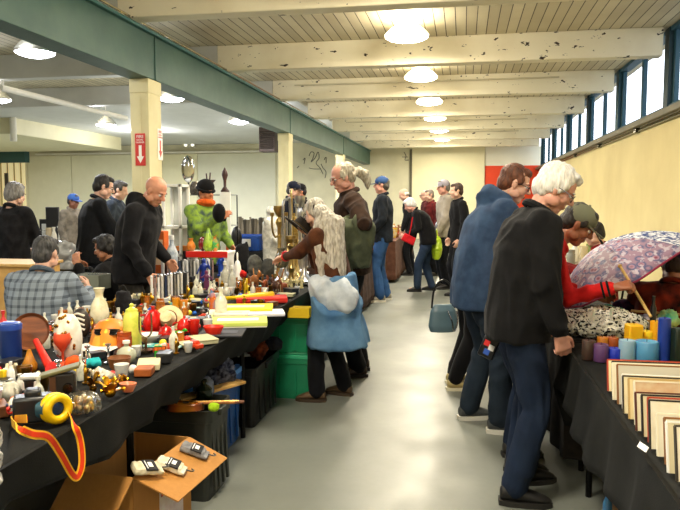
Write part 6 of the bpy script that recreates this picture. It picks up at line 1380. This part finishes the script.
# crocheted blanket heap
m, tt = newmat('bouclé'.replace('é', 'e')); f1 = tt.voro(75, feature='DISTANCE_TO_EDGE', out='Distance'); f2 = tt.noise(62, 2); tt.col(tt.ramp(f2, [(.43, '#0d0d0d'), (.46, '#fbf8ec')])); tt.set(Roughness=.95); tt.bump(f2, 1.0, .02)
a = on_z(602, 338, TZ); t = thing('knitted_throw', 'black and white zebra-patterned throw heaped on the right table', 'blanket', (a.x, a.y+.12, TZ)); g = MB()
g.ell((-.02, 0, .055), (.24, .17, .07)); g.ell((-.13, .03, .05), (.13, .14, .065)); g.ell((.12, .02, .05), (.14, .15, .065)); g.ell((.03, .06, .08), (.16, .12, .06)); fused(g, 'knit', m, t, .008, 1, folds=.014, fscale=16, seed=3, hi=.008, hiscale=60)
b_ = [(592, 329, 598, 313), (611, 330, 614, 312)]
for k, (x, dy, tl_, lab) in enumerate([(-.05, -.13, .10, 'white candle stub standing in the zebra throw, left one'), (.045, -.11, .12, 'white candle stub standing in the zebra throw, right one')]): t2 = thing('candle_stub', lab, 'candle', (a.x+x, a.y+.12+dy, TZ+.085)); MB().lathe([(.001, 0), (.009, 0), (.009, .07), (.001, .072)]).build('body', M('candle', '#f4f2ea'), t2); MB().cyl((0, 0, .07), (0, 0, .08), .0015, n=6).build('wick', M('plastic', '#222222'), t2)
lump('green_scarf', 'sea green scarf folded behind the zebra throw', 'scarf', (592, 303, 626, 322), ('cloth', '#2f9a6e', '#1f7a56'), seed=31, folds=.6); lump('purple_scarf', 'dark purple patterned scarf by the red cuff', 'scarf', (612, 296, 642, 318), ('cloth', '#2c1a40', '#5a2a4a', 20), seed=32, folds=.6); lump('mint_scarf', 'mint and yellow scarf right of the wooden sticks', 'scarf', (658, 306, 680, 330), ('cloth', '#4fc0a0', '#d8d86a', 10), seed=33, folds=.8)
for i, (p, w, rz_, lab) in enumerate([((640, 311), .34, -.2, 'upper wooden stick of the sticks behind the throw'), ((645, 318), .30, .05, 'middle wooden stick of the sticks behind the throw'), ((632, 322), .34, .2, 'lower wooden stick of the sticks behind the throw'), ((655, 314), .26, -.4, 'short wooden stick crossing the others')]):
    q = on_z(*p, TZ+.03+.012*i); t = thing('wooden_stick', lab, 'stick', (q.x, q.y, TZ+.035+.013*i), rz_); MB().box((0, 0, 0), (w, .022, .012)).build('slat', M('wood', '#d8b070', '#b0803c'), t, bevel=.002)
lump('lilac_cloth', 'lilac and white cloth in front of the wooden sticks', 'cloth', (634, 312, 662, 332), ('cloth', '#c9c0cf', '#6a5a78', 20), seed=34, folds=.7, flat=.7)
c, w, h = fit(650, 296, 656, 336); t = thing('black_bottle', 'slim black bottle behind the tall golden candle', 'bottle', c); MB().lathe([(.001, 0), (w*.5, 0), (w*.5, h*.7), (w*.25, h*.8), (w*.25, h), (.001, h)]).build('body', M('plastic', '#101012'), t)
# white things by the far seller: small goods
for i, (bx, lab, mt, k) in enumerate([((571, 242, 579, 262), 'white jug by the far seller', '#ece8dc', 'kettle'), ((579, 246, 588, 260), 'cream bowl by the far seller', '#d8cba8', 'bowl'), ((586, 244, 594, 258), 'olive jar by the far seller', '#7a8a4a', 'jar'), ((567, 250, 575, 266), 'black and white patterned jar by the far seller', '#8a8a80', 'jar'), ((592, 250, 602, 262), 'pale pink dish by the far seller', '#e0b8a0', 'bowl')]):
    lathe_thing(k, ['jug', 'bowl', 'jar', 'jar', 'bowl'][i], lab, ['jug', 'bowl', 'jar', 'jar', 'bowl'][i], (bx[0], bx[1], bx[2], bx[3]), ('ceramic', mt), z=TZ)
table('far trestle table in front of the person in dark red jacket', .87, 1.58, 7.77, 10.2); cloth('patterned pale cloth over the far right-hand table', .85, 1.6, 7.75, 10.22, lambda s, u, p: (.10, .02), M('cloth', '#b8ad94', '#5a5244', 12), 15)
# umbrella
C0 = at_y(621, 273, 4.22); ax = V((-.50, .02, .80)).normalized(); q = rot_to(ax, V((1, 0, .5))); Ru = .435
um = thing('umbrella', 'open paisley-patterned umbrella resting on the right table', 'umbrella', C0); um.rotation_euler = q.to_euler()
m, tt = newmat('paisley'); v1 = tt.voro(19); v2 = tt.voro(34); w1 = tt.noise(30, 5); c1 = tt.ramp(v1, [(.12, '#7c3450'), (.28, '#a58298'), (.42, '#44507e'), (.6, '#94788e')]); tt.col(tt.mix(tt.ramp(w1, [(.52, 0), (.57, .8)]), c1, '#c4bcca')); tt.set(Roughness=.6)
m2, t2_ = newmat('umbrella_inside'); t2_.col(t2_.ramp(t2_.voro(14), [(.2, '#3f5f9a'), (.35, '#2a1c34'), (.6, '#3a1a30')])); t2_.set(Roughness=.7)
m3, t3 = newmat('leaf_print'); t3.col(t3.ramp(t3.noise(40, 3), [(.47, '#27407e'), (.53, '#e2e4ea')])); t3.set(Roughness=.6)
NR = 8
def can(th, r, off=0):
    k = 1-.10*abs(math.sin((th/(2*PI)*NR)*PI))**.8*0; seg = (th/(2*PI)*NR) % 1; sag = 1-.09*math.sin(PI*seg)*r; rr = Ru*r*sag; z = .20*(1-r**2.1)+off-.02*math.sin(PI*seg)*r*(1-r); return V((rr*math.cos(th), rr*math.sin(th), z))
for pnl in range(NR):
    g = MB(); g.grid(lambda u, v: can(2*PI*(pnl+u)/NR, .02+.98*v), 10, 12); g.build('canopy_panel', [m3 if pnl in (0, 7) else m], um, smooth=60, solid=.0015)
    g = MB(); g.grid(lambda u, v: can(2*PI*(pnl+u)/NR, .02+.97*v, -.004), 10, 12); g.build('panel_lining', m2, um, smooth=60)
    g = MB(); g.tube([can(2*PI*(pnl+i/10)/NR, 1.0) for i in range(11)], .006, 6); g.build('hem_piping', M('cloth', '#8a3048'), um)
    g = MB(); g.tube([can(2*PI*pnl/NR, .02+.98*i/8, -.008) for i in range(9)], .0025, 6); g.build('rib', M('metal', '#55555a'), um)
MB().cyl((0, 0, .25), (0, 0, -.02), .006).build('shaft', M('metal', '#8a8a8c'), um)
MB().cyl((0, 0, .19), (0, 0, .27), .008, .004).build('ferrule', M('metal', '#3a3a3c'), um)
a = at_y(620, 266, 3.78); b = at_y(651, 317, 3.62)
st = thing('wooden_cane', 'pale wooden stick slanting down from the hand to the table', 'stick', b); MB().cyl((0, 0, 0), a-b, .0075).build('shaft', M('wood', '#e0bd78', '#c09850'), st); MB().ell((a-b), (.011, .011, .011)).build('knob', M('wood', '#c09850'), st)
# dark sack at far right, black box beneath
t = thing('leather_bag', 'brown leather bag at the right photo edge above the mint scarf', 'bag', (at_y(679, 250, 4.5).x, 4.5, TZ)); g = MB(); g.box((0, 0, .2), (.10, .2, .40)); fused(g, 'bag_body', M('plastic', '#3f2c20', '#2a1d15', .5), t, .012, 2); MB().tube(bez([(0, -.06, .39), (0, -.04, .46), (0, .04, .46), (0, .06, .39)]), .008).build('handle', M('plastic', '#2a1d15'), t)
# bottles beneath the table
lathe_thing('bottle', 'water_bottle', 'blue plastic bottle on the floor under the right table', 'bottle', (603, 488, 612, 524), ('plastic', '#5a9ad0', '#3a7ab8', .15), z=0); lathe_thing('bottle', 'juice_bottle', 'orange and clear bottle on the floor under the right table', 'bottle', (610, 478, 619, 520), ('plastic', '#e0901c', '#d8d4c4', .15), z=0)
lump('cloth_bag', 'dark cloth bag on the floor under the right table', 'bag', (618, 486, 664, 540), ('cloth', '#14161c', '#20242e'), z=0, seed=40)
pp = at_y(489, 347, 3.62); t = thing('plastic_pouch', 'black pouch with small red, white and blue print hanging at the hooded man\'s side', 'bag', pp, R(-15), rot=(0, R(22), R(-15)))
MB().box((0, 0, 0), (.085, .03, .12)).build('pouch', M('plastic', '#131316', None, .3), t, bevel=.008)
for dx, dz, c_ in ((-.015, .02, '#c92a2a'), (.015, .005, '#e8e8e8'), (0, -.025, '#2a52b0')): MB().box((dx, -.0165, dz), (.03, .002, .03)).build('print', M('paper', c_), t)
MB().tube(bez([(-.03, 0, .06), (0, 0, .11), (.03, 0, .06)]), .004, 6).build('cord', M('plastic', '#131316'), t)
